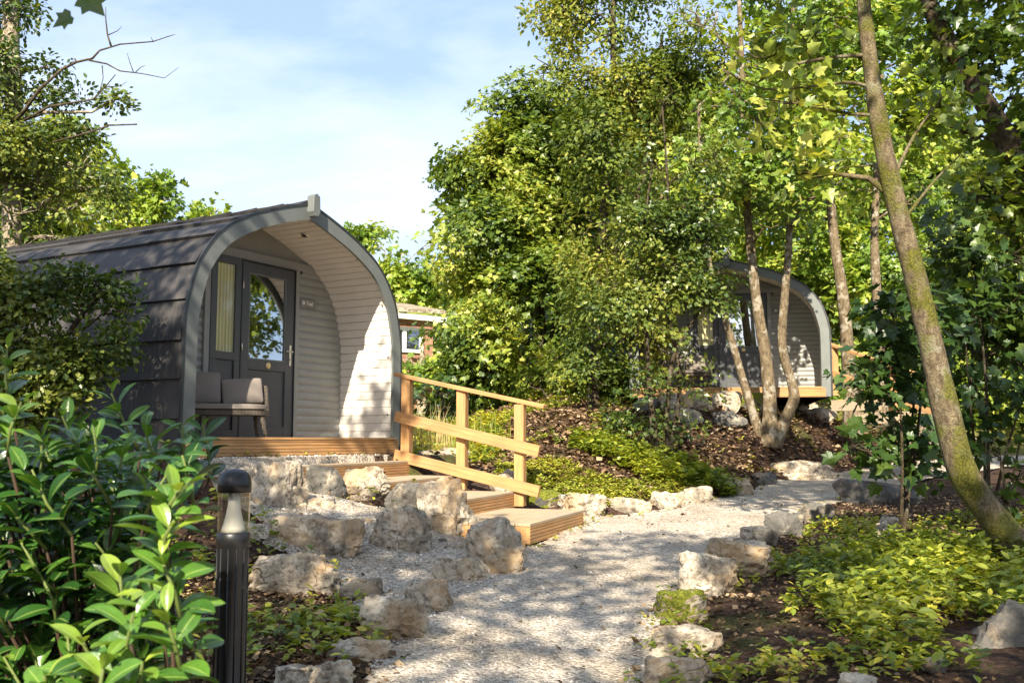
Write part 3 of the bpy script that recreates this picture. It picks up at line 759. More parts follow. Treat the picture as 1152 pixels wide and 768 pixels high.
def cushion(name, sz, mtx, parent, label, group=None):
    bm = bmesh.new(); bmesh.ops.create_cube(bm, size=1); bmesh.ops.subdivide_edges(bm, edges=bm.edges[:], cuts=7, use_grid_fill=True)
    for v in bm.verts:
        x, y, z = v.co*2; f = (1-abs(x)**5)*(1-abs(z if sz[1] < sz[2] else y)**5)
        v.co = Vector((v.co.x*sz[0]*(1-.03*(1-f)), v.co.y*sz[1]*(1 if sz[1] > sz[2] else (.62+.38*f)), v.co.z*sz[2]*(1 if sz[2] > sz[1] else (.66+.34*f))))
        v.co += Vector((0, .006*noise.noise(v.co*9), .006*noise.noise(v.co*8+Vector((3,3,3)))))
    me = bpy.data.meshes.new(name); bm.to_mesh(me); bm.free()
    for p in me.polygons: p.use_smooth = True
    o = link_mesh(name, me, M['cushion']); o.matrix_world = mtx
    s = o.modifiers.new('s', 'SUBSURF'); s.levels = s.render_levels = 1
    return tag(o, label, 'cushion', group)
bench = make_bench('low woven rattan two-seat bench on the near pod porch, in front of the charcoal door', 'wicker benches on the porches')
BROT = R(-34)
def bench_at(Mp, s_, t_):      # front right corner at (s_, t_) of the pod frame
    return Mp @ Matrix.Translation((s_-1.68, t_, 0)) @ Matrix.Rotation(BROT, 4, 'Z') @ Matrix.Translation((-BW, 0, 0))
def cushions(Mb, tail, group=None):
    cushion('seat_cushion', (BW-.02, BD-.02, .070), Mb @ Matrix.Translation((BW/2, BD/2-.02, .330)), None, 'long flat taupe seat cushion on the '+tail, group)
    cushion('back_cushion', (BW*.48, .13, .33), Mb @ Matrix.Translation((BW*.245, BD-.085, .530)) @ Matrix.Rotation(R(-13), 4, 'X'), None, 'taller taupe back cushion at the left end of the '+tail)
    cushion('back_cushion', (BW*.50, .13, .27), Mb @ Matrix.Translation((BW*.735, BD-.10, .495)) @ Matrix.Rotation(R(-14), 4, 'X') @ Matrix.Rotation(R(-4), 4, 'Y'), None, 'lower taupe back cushion at the right end of the '+tail)
Mp1 = Matrix.Translation(PC) @ Matrix.Rotation(PA, 4, 'Z')
BM = bench_at(Mp1, 1.19, .03); bench.matrix_world = BM; cushions(BM, 'near wicker bench')
bench2 = copy_tree(bench); bench2['label'] = 'wicker bench on the distant pod porch, half hidden by thin green branches'
BROT = 0.0
BM2 = bench_at(Matrix.Translation(pod2.location) @ Matrix.Rotation(pod2.rotation_euler.z, 4, 'Z'), 1.35, .15); bench2.matrix_world = BM2; cushions(BM2, 'distant wicker bench')

# ------------------------------------------------------------------ timber steps and handrail
def stepM(a, b, z):
    p = SO + a*SA + b*SB
    return Matrix.Translation((p[0], p[1], z)) @ Matrix(((SA[0], SB[0], 0, 0), (SA[1], SB[1], 0, 0), (0, 0, 1, 0), (0, 0, 0, 1)))
base = (SO[0], SO[1], -.9)
steps = empty('timber_steps', (0, 0, 0), label='grooved timber steps climbing from the gravel path to the near pod', cat='steps')
STEPS = [(-1.76, .02, 0.0, .87, -.73), (-1.22, .30, -.85, .78, -.57), (-1.30, .42, -1.60, .62, -.41), (-2.05, .55, -2.17, .20, -.245)]
for k, (a0, a1, b, dep, z) in enumerate(STEPS):
    # riser faces +b: local -Y of the board must look along +SB
    p = SO + a1*SA + b*SB
    Mx = Matrix.Translation((p[0], p[1], z-.175)) @ Matrix(((-SA[0], -SB[0], 0, 0), (-SA[1], -SB[1], 0, 0), (0, 0, 1, 0), (0, 0, 0, 1)))
    st = groove_board('step', a1-a0, .147, .045, Mx, M['deckwood'], steps)
    t = MB(); nb = max(1, int(dep/.145)); bw = dep/nb
    for q in range(nb):
        t.box((.0, q*bw+.002, .149), (a1-a0+(.0 if q < 3 or k else .2)*0, (q+1)*bw-.004, .175))
    tread = t.build('tread', M['decktop'], st, bevel=.004)
    for xa in (0.0, a1-a0-.04): e = MB(); e.box((xa, .046, -.06), (xa+.04, dep-.01, .147)); e.build('side_board', M['deckwood'], st)
rail = empty('handrail', (0, 0, 0), label='sloping pine handrail with three posts beside the near pod steps', cat='handrail', group='timber handrails')
def beam(name, p, q, wd, hh, mat, parent, up=(0,0,1), bev=.005):
    p, q = Vector(p), Vector(q); x = (q-p); L = x.length; x.normalize(); y = Vector(up).cross(x).normalized(); z = x.cross(y)
    Mx = Matrix.Translation(p) @ Matrix(((x.x, y.x, z.x, 0), (x.y, y.y, z.y, 0), (x.z, y.z, z.z, 0), (0,0,0,1)))
    m = MB(); m.box((0, -wd/2, -hh/2), (L, wd/2, hh/2)); return m.build(name, mat, parent, Mx, bevel=bev)
def sp(a, b): return SO + a*SA + b*SB
def post(a, b, ztop, zbot, w=.11):
    p = sp(a, b); Mx = Matrix.Translation((p[0], p[1], zbot)) @ Matrix(((SA[0], SB[0], 0, 0), (SA[1], SB[1], 0, 0), (0, 0, 1, 0), (0, 0, 0, 1)))
    m = MB(); m.box((-w/2, -w/2, 0), (w/2, w/2, ztop-zbot)); return m.build('post', M['pine_v'], rail, Mx, bevel=.006)
def zat(py, px, Y): return at(px, py, Y)[2]
for a, b, px, pyt, zb in ((.32, -.80, 583, 455, -.73), (.42, -1.53, 521, 439, -.57), (.47, -2.25, 458, 423, -.41)):
    p = sp(a, b); post(a, b, zat(pyt, px, p[1]), zb)
def railbar(name, a0, b0, px0, py0, a1, b1, px1, py1, wd, hh):
    p = sp(a0, b0); q = sp(a1, b1)
    beam(name, (p[0], p[1], zat(py0, px0, p[1])), (q[0], q[1], zat(py1, px1, q[1])), wd, hh, M['pine'], rail)
railbar('top_rail', .47, -2.40, 446, 421.0, .30, -.50, 611, 457.5, .12, .045)
railbar('middle_rail', .385, -2.36, 446, 468, .225, -.55, 606, 507.5, .045, .125)
railbar('lower_rail', .385, -2.36, 448, 511.5, .225, -.55, 606, 553, .045, .125)
# second handrail and steps by the far pod
def far_rail():
    f = empty('handrail', (0,0,0), label='weathered timber handrail to the right of the distant pod', cat='handrail', group='timber handrails')
    Y = 17.2
    def q(px, py, dy=0): return at(px, py, Y+dy)
    p0 = q(938, 391, 0); beam('post', (p0[0], p0[1], q(938, 445)[2]), p0, .11, .11, M['pine'], f, up=(0,1,0))
    p1 = q(1003, 412, -.9); beam('post', (p1[0], p1[1], q(1003, 480, -.9)[2]), p1, .11, .11, M['pine'], f, up=(0,1,0))
    p2 = q(1062, 436, -1.8); beam('post', (p2[0], p2[1], q(1062, 500, -1.8)[2]), p2, .11, .11, M['pine'], f, up=(0,1,0))
    beam('top_rail', q(930, 386, .1), q(1075, 436, -2.0), .12, .05, M['pine'], f)
    beam('middle_rail', q(930, 418, .0), q(1075, 472, -2.1), .045, .13, M['pine'], f)
    s = empty('timber_steps', (0,0,0), label='timber steps rising to the distant pod behind the leaning tree', cat='steps')
    for k, (x0, y0, x1, dy) in enumerate(((935, 452, 990, 0), (965, 466, 1025, -.6), (992, 480, 1050, -1.2), (1020, 494, 1082, -1.8))):
        a, b = at(x0, y0, Y+dy-.2), at(x1, y0+6, Y+dy-.9)
        d = Vector(b)-Vector(a); d.z = 0; L = d.length; an = math.atan2(d.y, d.x)
        m = MB(); m.box((0, 0, -.16), (L, .045, 0)); m.box((0, -.0, .002), (L, .7, .030)); m.build('step', M['decktop'], s, Matrix.Translation(a) @ Matrix.Rotation(an, 4, 'Z'), bevel=.004)
far_rail()

# ------------------------------------------------------------------ bollard light
def bollard():
    Y = 4.05; top = at(264.5, 527, Y); g = h1(top[0], Y)
    b = empty('bollard_light', (top[0], Y, g), label='short black bollard light with clear lens, in front of the laurel leaves', cat='bollard light')
    T = top[2]-g; r = .066
    m = MB(); prof = [(r*1.35, 0), (r*1.35, .03), (r*1.08, .045), (r*1.08, .11), (r*.96, .13), (r*.96, T-.31), (r*1.02, T-.305), (r*1.03, T-.262), (r*.95, T-.256)]
    m.lathe(prof, 32)
    for k in range(12):
        a = 2*math.pi*k/12; m.tube([(r*.965*math.cos(a), r*.965*math.sin(a), .14), (r*.965*math.cos(a), r*.965*math.sin(a), T-.32)], .0035, 6)
    m.build('post', M['black'], b)
    m = MB(); n = 32; V = []
    for rr, zz in ((r*.97, T-.256), (r*.99, T-.095)): V += [(rr*math.cos(2*math.pi*j/n), rr*math.sin(2*math.pi*j/n), zz) for j in range(n)]
    m.add(V, [(j, (j+1) % n, n+(j+1) % n, n+j) for j in range(n)], True); m.build('lens', M['clear'], b)
    m = MB(); m.lathe([(r*.78, T-.256), (r*.70, T-.24), (r*.52, T-.20), (r*.38, T-.15), (r*.34, T-.096)], 28); m.build('reflector_cone', M['white'], b)
    m = MB(); m.lathe([(r*1.02, T-.096), (r*1.03, T-.06), (r*.98, T-.040), (r*.82, T-.018), (r*.5, T-.004), (r*.1, T)], 32); m.build('cap', M['black'], b)
bollard()
def low_cover():
    g = ground(222, 690)
    b = MB(); b.lathe([(.20, -.02), (.205, .035), (.17, .055), (.06, .06)], 28, Matrix.Translation((g[0], g[1], g[2]+.01)))
    o = b.build('ground_cover_lid', M['slate']); tag(o, 'flat dark slate disc lying on the soil behind the black bollard', 'lid')
low_cover()

# ------------------------------------------------------------------ rocks
def rock(x0, y0, x1, y1, label, mat='rock', seed=0, depth=.75, sub=4, planes=15, flat_top=.72, pts=None, up=0.0, rot=None, Y=None, tall=1.0, group='limestone rocks edging the path and terrace', name='rock', cat='rock'):
    cx = (x0+x1)/2; Yx = Y; g = ground(cx, y1-1) if Y is None else at(cx, y1, Y); w = (x1-x0)*g[1]/F; dep = w*depth
    Y = g[1]+dep*.42; w = (x1-x0)*Y/F; hpx = (y1-y0)*Y/F
    top = at(cx, y0, Y)[2]; bot = (g[2] if Yx is None else min(g[2], h1(g[0], g[1]+dep*.3)))-.05; hh = max(.08, (top-bot))*tall
    c = Vector((at(cx, y1, Y)[0], Y, bot))
    rr = random.Random(seed*7+int(x0)); bm = bmesh.new(); bmesh.ops.create_icosphere(bm, subdivisions=sub, radius=1)
    pl = []
    for k in range(planes):
        v = Vector((rr.gauss(0,1), rr.gauss(0,1), rr.gauss(0,.8))).normalized(); pl.append((v, rr.uniform(.66, .98)))
    pl.append((Vector((rr.uniform(-.15,.15), rr.uniform(-.15,.15), 1)).normalized(), flat_top))
    o3 = Vector((seed*1.7, seed*.9, x0*.01))
    for v in bm.verts:
        k_ = (abs(v.co.x)**3.2+abs(v.co.y)**3.2+abs(v.co.z)**3.2)**(-1/3.2); p = v.co*k_*1.02
        for n_, d_ in pl:
            e = p.dot(n_)-d_
            if e > 0: p -= n_*e*.93
        q = p*1.0
        st_ = Vector((q.x, q.y, q.z*2.6))
        p += v.co*(.14*noise.noise(q*1.5+o3) + .085*noise.noise(st_*2.4+o3) + .05*noise.noise(q*7+o3) + .028*noise.noise(q*15+o3)) + v.co*(-.11*max(0, .10-abs(noise.noise(st_*1.5+o3*2)))/.10)
        v.co = p
    X = max(abs(v.co.x) for v in bm.verts); Yy = max(abs(v.co.y) for v in bm.verts); zt = max(v.co.z for v in bm.verts); zb = -.55
    for v in bm.verts:
        z = (max(v.co.z, zb)-zb)/(zt-zb)
        v.co = Vector((v.co.x/X*w*.54, v.co.y/Yy*dep/2, z*hh+up))
    me = bpy.data.meshes.new(name); bm.to_mesh(me); bm.free()
    for p in me.polygons: p.use_smooth = True
    o = link_mesh(name, me, M[mat]); o.location = c; o.rotation_euler = (0, 0, (rr.uniform(-.15, .15) if rot is None else rot))
    try: me.set_sharp_from_angle(angle=R(38))
    except Exception: pass
    return tag(o, label, cat, group)
ROCKS = [
 (284,517,349,590,'tall cracked block of the retaining wall right behind the bollard lens','rock_warm',1,dict(Y=8.45,depth=.8,sub=5,planes=14)),
 (334,522,388,563,'dark mossy retaining rock under the middle of the near deck edge','rock_dark',2,dict(Y=9.15,sub=5)),
 (383,524,438,565,'pale pyramid-shaped rock right below the near deck edge','rock',3,dict(Y=9.35,sub=5,flat_top=.95)),
 (434,541,480,580,'dark grey lichen-stained rock left of the biggest boulder','rock_dark',4,dict(Y=9.2,sub=5)),
 (466,535,536,603,'biggest pale boulder leaning against the left side of the timber steps','rock_warm',5,dict(Y=8.7,sub=5,flat_top=.98,planes=14)),
 (418,568,484,608,'low mottled rock with a tiny green sprout, in front of the biggest boulder','rock',6,dict(Y=8.0,sub=5)),
 (303,577,422,619,'long pale flat slab on the gravel terrace, right of the bollard','rock',7,dict(Y=7.7,sub=5,depth=.42,flat_top=.6)),
 (284,619,392,662,'brown cracked retaining block below the long pale slab','rock_warm',8,dict(Y=6.7,sub=5,depth=.35)),
 (526,582,597,636,'chunky pale rock at the foot of the lowest timber step','rock_warm',9,dict(Y=7.45,sub=5,planes=14)),
 (383,648,432,676,'flat grey stone at the top corner of the small mulch bed','rock_dark',10,{}),
 (487,624,552,657,'low pale stone sunk in gravel below the chunky step rock','rock',11,{}),
 (454,650,510,692,'brown-faced stone between the mulch bed and the path','rock_warm',12,dict(sub=5)),
 (407,670,483,724,'large pale cracked stone at the right of the small mulch bed','rock',13,dict(sub=5)),
 (369,717,441,749,'flat rounded grey stone at the lower edge of the small mulch bed','rock',14,dict(sub=5)),
 (313,741,407,790,'pale stone cut by the bottom of the photo, right of the bollard foot','rock',15,dict(sub=5)),
 (717,736,797,785,'rounded pale stone on the right of the path at the bottom of the photo','rock',16,dict(sub=5)),
 (727,703,813,743,'pale blocky stone just below the moss-covered stone','rock',17,dict(sub=5)),
 (738,660,796,704,'rounded stone fully covered in yellow-green moss','rock_moss',18,dict(sub=5,flat_top=.8,planes=12)),
 (758,620,830,673,'big pale flat stone just above the moss-covered stone','rock',19,dict(sub=5)),
 (797,604,876,651,'pale ridged stone touching the yellow leaves on the right of the path','rock_warm',20,dict(sub=5)),
 (834,591,874,616,'small bright stone where the right border bends','rock',21,{}),
 (862,574,906,606,'greyish weathered stone in the right border, half in shade','rock_dark',22,{}),
 (895,564,937,590,'small brown-grey stone next to the long dark rock','rock_dark',23,{}),
 (943,538,1032,569,'long dark rock in the shade left of the leaning trunk','rock_dark',24,dict(depth=.4)),
 (986,580,1016,606,'small tan stone lying alone in the shaded part of the right bed','rock_warm',25,{}),
 (588,550,634,573,'mottled greenish stone behind the last handrail post','rock_halfmoss',26,{}),
 (626,553,683,583,'bright squarish stone at the right corner of the lowest step','rock_warm',27,dict(sub=5)),
 (682,559,736,580,'low long pale stone below the yellow sedum band','rock',28,dict(depth=.5)),
 (733,552,767,575,'small white stone at the right end of the sedum band','rock',29,{}),
 (761,546,802,569,'thin pale flat stone between the sedum band and the leafy clump','rock',30,dict(depth=.5)),
 (793,536,846,557,'broad flat slab below the leafy green clump','rock',31,dict(depth=.5,flat_top=.55)),
 (862,517,946,542,'long weathered ridge of stone below the three-stemmed tree','rock',32,dict(depth=.4,sub=5)),
 (843,530,872,547,'small dark stone between the flat slab and the long stone ridge','rock_dark',33,{}),
 (1074,676,1260,830,'dark weathered boulder cut by the lower right corner of the photo','rock_dark',34,dict(sub=5,depth=.7,Y=4.9,flat_top=.9,planes=16)),
 (468,503,528,524,'pale rock on the bank, seen through the top of the handrail','rock',35,dict(Y=12.9)),
 (552,527,590,543,'small grey rock seen under the lower rail beside the last post','rock',36,dict(Y=11.2)),
 (940,757,985,785,'small pale stone among leaves at the bottom edge of the right bed','rock',37,{}),
 (1035,738,1066,758,'little grey stone among leaves left of the dark corner boulder','rock_dark',38,{}),
 (346,559,362,571,'round orange-tinted cobble at the foot of the retaining rocks','rock_warm',39,dict(sub=3)),
 (360,562,376,573,'round pale cobble at the foot of the retaining rocks','rock',40,dict(sub=3)),
 (246,524,292,580,'light brown rock of the retaining wall hidden mostly by the bollard cap','rock_warm',62,dict(Y=8.6)),
 (262,586,308,624,'brown block half hidden behind the bollard post','rock_warm',61,dict(Y=7.6)),
 (742,440,772,462,'small jagged rock at the left end of the wall under the distant pod','rock',50,dict(flat_top=.8)),
 (765,437,803,463,'leftmost big jagged rock in the wall under the distant pod','rock_warm',51,dict(flat_top=.8)),
 (798,439,834,464,'middle jagged rock in the wall under the distant pod','rock',52,dict(flat_top=.8)),
 (830,440,864,463,'mossy rock in the wall under the distant pod, touching the left stem','rock_halfmoss',53,dict(flat_top=.8)),
 (894,443,922,461,'rock just right of the stems under the distant pod','rock',54,dict(flat_top=.8)),
 (918,444,946,462,'rock under the right corner of the distant pod','rock_warm',55,dict(flat_top=.8)),
 (750,458,790,478,'lower left rock on the slope under the distant pod','rock_warm',56,dict(flat_top=.8)),
 (792,462,838,480,'lower middle rock on the slope under the distant pod','rock_dark',57,dict(flat_top=.8)),
 (905,458,940,474,'lower right rock on the slope under the distant pod','rock',58,dict(flat_top=.8)),
 (712,446,742,464,'isolated low rock below the left post of the distant pod','rock_dark',59,dict(flat_top=.8)),
]
for r in ROCKS: rock(*r[:4], r[4], r[5], r[6], **r[7])
for k, (px, py, w) in enumerate(((338,574,14),(352,578,10),(372,570,16),(380,576,12),(392,571,11),(430,577,12),(444,585,10),(412,590,13),(497,612,12),(515,620,14),(430,634,13),(447,642,10),(405,632,12),(400,690,14),(448,700,9),(470,640,9),(560,662,10),(604,618,9),(640,592,10),(716,582,9),(830,612,12),(745,690,12),(722,735,9),(850,628,10),(470,604,12),(356,604,10))):
    rock(px-w/2, py-w*.62, px+w/2, py, 'small rubble stone lying in the gravel between the bigger border rocks', ('rock', 'rock_warm', 'rock_dark')[k % 3], 70+k, sub=3, group='small rubble stones in the gravel', name='rubble_stone', cat='stone')

# ------------------------------------------------------------------ trees
def G3(px, py): return ground(px, py)
def stem_from(base, Y, pts, r0, r1):
    return ([base] + [at(px, py, Y + (d[0] if d else 0)) for px, py, *d in pts], r0, r1)
# big sycamore in the middle
Y = 21.0; b = (at(612, 470, Y)[0], Y, h1(at(612, 470, Y)[0], Y)-.1)
tree('sycamore_tree', 'sunlit round-crowned sycamore between the near pod and the thicket, standing against the sky', 'tree', b,
     [stem_from(b, Y, [(612, 440), (608, 360), (600, 280), (592, 190), (590, 120)], .16, .05), stem_from(at(610, 400, Y), Y, [(640, 330), (650, 250), (645, 160)], .09, .04)],
     B(Y, (592, 122, 62, 45), (540, 195, 52, 42), (548, 262, 70, 50, -.8), (575, 190, 70, 60, -.3), (625, 250, 60, 80), (560, 330, 78, 52, -1), (622, 340, 70, 70, -1), (530, 370, 50, 45, -.8), (590, 405, 85, 48, -1.2), (648, 180, 45, 80), (512, 290, 34, 32, -.4), (545, 420, 55, 38, -.8), (640, 430, 50, 35, -.8)),
     'maple_lo', .115, M['l_syc'], M['bark_dark'], spray_r=.40, per=46, dens=1.15, seed=11, gap=-.10)
# taller darker tree right of it, small leaves
Y = 17.5; b = (at(668, 470, Y)[0], Y, h1(at(668, 470, Y)[0], Y)-.1)
tree('field_maple', 'tall olive-brown small-leaved tree right of the sunlit sycamore, reaching the top of the photo', 'tree', b,
     [stem_from(b, Y, [(668, 430), (672, 330), (680, 230), (690, 120), (690, 10), (700, -80)], .11, .04), stem_from(at(672, 330, Y), Y, [(715, 230), (735, 130), (745, 40)], .07, .03)],
     B(Y, (668, 30, 55, 45), (612, 75, 22, 26), (640, 10, 45, 40), (672, 150, 40, 60, -1.2), (690, 250, 45, 60, -1.2), (672, 330, 40, 50, -1.1), (665, 420, 40, 30, -.9), (710, -30, 75, 50), (650, 100, 42, 45), (700, 110, 62, 55), (680, 200, 52, 50), (730, 200, 55, 60), (745, 110, 50, 60), (690, 290, 55, 50), (735, 300, 50, 55), (655, 290, 30, 40), (670, 370, 52, 45), (720, 380, 42, 40), (790, 60, 50, 60)),
     'ovate', .092, M['l_olive'], M['bark_dark'], spray_r=.34, per=42, dens=1.25, seed=12, gap=-.08)
# thin double-stemmed hawthorn on the mound
b = G3(748, 522); Y = b[1]
tree('hawthorn_sapling', 'thin double-stemmed sapling with tiny leaves on the mulch mound before the distant bench', 'tree', b,
     [([(b[0]-.10, Y, b[2]-.05)] + S(Y, [(731, 440), (727, 360), (722, 280), (735, 180)]), .045, .012), ([(b[0]+.06, Y, b[2]-.05)] + S(Y, [(751, 470), (758, 400), (790, 345), (812, 300)]), .042, .012),
      ([(b[0]+.02, Y, b[2]-.05)] + S(Y, [(765, 430), (748, 330), (752, 230), (745, 120)]), .035, .012)],
     B(Y, (722, 440, 40, 32), (735, 380, 45, 35), (770, 420, 35, 35), (700, 340, 38, 40), (750, 320, 45, 40), (795, 330, 38, 35), (725, 260, 45, 40), (775, 250, 42, 40), (740, 190, 40, 40), (790, 180, 36, 40), (705, 480, 26, 22), (760, 480, 30, 18), (745, 120, 40, 40)),
     'small', .072, M['l_haw'], M['bark_dark'], spray_r=.24, per=40, dens=.85, seed=13, gap=-.04, twigr=.005)
# three-stemmed tree
b = G3(862, 494); Y = b[1]
tree('multi_stem_tree', 'three-stemmed tree with curved pale trunks on the mound, in front of the distant pod', 'tree', b,
     [([(b[0]-.05, Y, b[2]-.12)] + S(Y, [(846, 462), (828, 400), (812, 345), (800, 305), (790, 230), (786, 120)]), .082, .025),
      ([(b[0]+.02, Y-.05, b[2]-.15)] + S(Y, [(866, 455), (861, 400), (852, 345), (845, 285), (838, 200), (835, 90), (830, -40)]), .125, .035),
      ([(b[0]+.10, Y, b[2]-.12)] + S(Y, [(888, 462), (893, 440), (880, 390), (883, 330), (888, 260), (886, 150), (892, 20), (895, -60)]), .098, .03)],
     B(Y, (800, 120, 55, 50, .5), (790, 30, 55, 50), (850, 70, 55, 60), (905, 90, 50, 55), (850, 160, 50, 40, .6), (910, 180, 42, 40), (860, 0, 60, 45), (930, 20, 45, 50), (820, 220, 40, 28), (880, 240, 35, 26, .4), (800, -40, 80, 40), (880, -60, 80, 40), (775, 190, 36, 40), (845, 190, 46, 34, -1.0), (890, 150, 46, 40, -1.1), (830, 110, 50, 50, -1.2), (800, 230, 36, 30, -.8), (905, 225, 36, 24, -.9), (860, 255, 30, 16, -.7), (930, 150, 40, 40, -.8)),
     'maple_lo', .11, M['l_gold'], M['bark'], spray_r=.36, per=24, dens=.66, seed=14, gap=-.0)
# straight stems beyond
for px, yb, top, Yt, r, lab, sd, bl in (
    (958, 430, [(950, 350), (938, 265), (930, 160), (925, 40), (922, -60)], 18.6, .13, 'straight pale trunk right of the distant pod, partly behind its handrail', 21, [(925, 60, 50, 50), (960, 130, 45, 45), (905, 130, 35, 40), (945, 10, 55, 40), (975, 60, 40, 45), (930, 210, 34, 26)]),
    (990, 450, [(988, 360), (984, 280), (986, 200), (990, 100), (1000, 0)], 20.5, .12, 'slim tree half hidden just behind the big leaning trunk', 22, [(1000, 110, 45, 45), (1035, 60, 40, 45), (1040, 150, 40, 38), (985, 215, 36, 32), (1030, 230, 34, 30), (1060, 100, 40, 40), (1000, 20, 50, 40)]),
    (700, 455, [(698, 380), (694, 300), (700, 200), (712, 120)], 22.5, .10, 'shaded background tree behind the thin double-stemmed sapling', 23, [(700, 150, 60, 55), (760, 220, 50, 60), (690, 260, 60, 50), (780, 130, 55, 60), (830, 230, 45, 45), (800, 290, 40, 30)])):
    b = (at(px, yb, Yt)[0], Yt, h1(at(px, yb, Yt)[0], Yt)-.1)
    tree('slender_tree', lab, 'tree', b, [stem_from(b, Yt, top, r, .04)], B(Yt, *bl), 'maple_lo', .14, M['l_gold' if sd != 23 else 'l_syc'], M['bark'], spray_r=.40, per=26, dens=.85, seed=sd, gap=-.05)
# leaning tree at the right
Y = 7.4; b = at(1168, 625, Y); b = (b[0], Y, h1(b[0], Y)-.1)
tree('leaning_tree', 'large leaning trunk with moss and lichen crossing the right side of the photo', 'tree', b,
     [([b] + S(Y, [(1120, 585), (1085, 535), (1066, 470), (1048, 390), (1028, 305), (1007, 225), (991, 150), (979, 70), (970, -20), (966, -120), (960, -260)]), .122, .036),
      (S(Y, [(975, 62), (945, 64), (905, 70), (870, 82), (848, 96)]), .017, .006), (S(Y, [(978, 98), (955, 93), (915, 97), (860, 100), (812, 78)]), .015, .005),
      (S(Y, [(984, 130), (950, 127), (905, 118), (860, 112)]), .014, .005), (S(Y, [(1005, 200), (1030, 150, .3), (1060, 110, .6)]), .018, .006), (S(Y, [(1015, 250), (1050, 205, .4), (1080, 175, .8)]), .014, .005)],
     B(Y, (860, 60, 40, 26), (905, 40, 42, 26), (820, 85, 34, 24), (900, 115, 40, 20), (850, 135, 34, 20), (940, 190, 34, 20, .5), (1060, 120, 30, 26, .6), (960, -70, 120, 45), (860, -60, 90, 40), (1040, -60, 90, 45), (905, 195, 22, 14, .2)),
     'maple', .098, M['l_syc'], M['bark_moss'], spray_r=.25, per=13, dens=.6, seed=31, gap=.0, nside=16, flat=.35, twigr=.004, bias=.1)
# dark tree at upper right
Y = 9.5; b = at(1230, 470, Y); b = (b[0], Y, h1(b[0], Y)-.1)
tree('dark_maple', 'dark-barked tree with shaded leaves leaning in from the upper right corner', 'tree', b,
     [([b] + S(Y, [(1215, 330), (1140, 172), (1098, 100), (1060, 35), (1030, -30), (1000, -120)]), .14, .06)],
     B(Y, (1110, 60, 50, 40), (1140, 150, 40, 45), (1085, 150, 34, 30), (1060, 20, 40, 30), (1130, -10, 60, 40), (1150, 240, 40, 40), (1100, 220, 42, 36), (1180, 100, 50, 50), (1180, 200, 60, 60)),
     'maple', .108, M['l_syc'], M['bark_dark'], spray_r=.32, per=22, dens=.8, seed=32, gap=-.02, bias=-.1)
# shaded sapling thicket at the right, three individual bushes
for k, (Y, bx, lab, sd, bl, mt) in enumerate((
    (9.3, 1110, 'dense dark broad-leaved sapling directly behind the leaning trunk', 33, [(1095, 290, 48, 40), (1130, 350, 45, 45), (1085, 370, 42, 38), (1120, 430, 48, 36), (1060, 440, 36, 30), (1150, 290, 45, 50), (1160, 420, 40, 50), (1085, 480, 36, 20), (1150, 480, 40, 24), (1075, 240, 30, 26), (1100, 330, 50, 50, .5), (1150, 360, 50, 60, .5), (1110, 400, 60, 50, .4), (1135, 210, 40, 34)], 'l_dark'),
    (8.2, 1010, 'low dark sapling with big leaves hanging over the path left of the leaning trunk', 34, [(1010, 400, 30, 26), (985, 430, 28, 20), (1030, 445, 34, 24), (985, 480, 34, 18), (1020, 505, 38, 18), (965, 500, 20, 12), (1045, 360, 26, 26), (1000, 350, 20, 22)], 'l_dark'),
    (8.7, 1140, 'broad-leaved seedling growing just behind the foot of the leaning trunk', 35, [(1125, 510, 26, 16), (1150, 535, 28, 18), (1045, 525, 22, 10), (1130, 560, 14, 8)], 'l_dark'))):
    b = (at(bx, 560, Y)[0], Y, h1(at(bx, 560, Y)[0], Y)-.05)
    cs = B(Y, *bl)
    st = [([b, tuple(np.array(b)*.5+np.array(c[0])*.5+rng.normal(0, .08, 3)), c[0]], .018, .006) for c in cs[::2]]
    tree('maple_sapling', lab, 'sapling', b, st, cs, 'maple', .105, M[mt], M['bark_dark'], spray_r=.26, per=14, dens=[1.5, 1.5, .9][k], seed=sd, gap=-.04 if k else -.12, limbs=True, twigr=.004, flat=.35)
# left: hawthorn over the pod roof
Y = 8.6; b = at(-40, 560, Y); b = (b[0], Y, h1(b[0], Y)-.1)
tree('hawthorn_tree', 'dark green hawthorn with tiny leaves that hides the left end of the near pod roof', 'tree', b,
     [stem_from(b, Y, [(-20, 450), (0, 380), (10, 340), (0, 310)], .07, .02), stem_from(b, Y, [(20, 460), (60, 400), (95, 350)], .05, .02)],
     B(Y, (0, 330, 50, 34), (50, 335, 40, 24), (20, 400, 70, 40), (85, 405, 48, 30), (70, 312, 40, 12), (118, 320, 34, 12), (130, 352, 24, 9), (132, 385, 28, 10), (60, 440, 56, 26), (-40, 320, 50, 70), (0, 465, 60, 40)),
     'small', .058, M['l_haw'], M['bark_dark'], spray_r=.18, per=34, dens=1.15, seed=41, gap=-.05, twigr=.004)
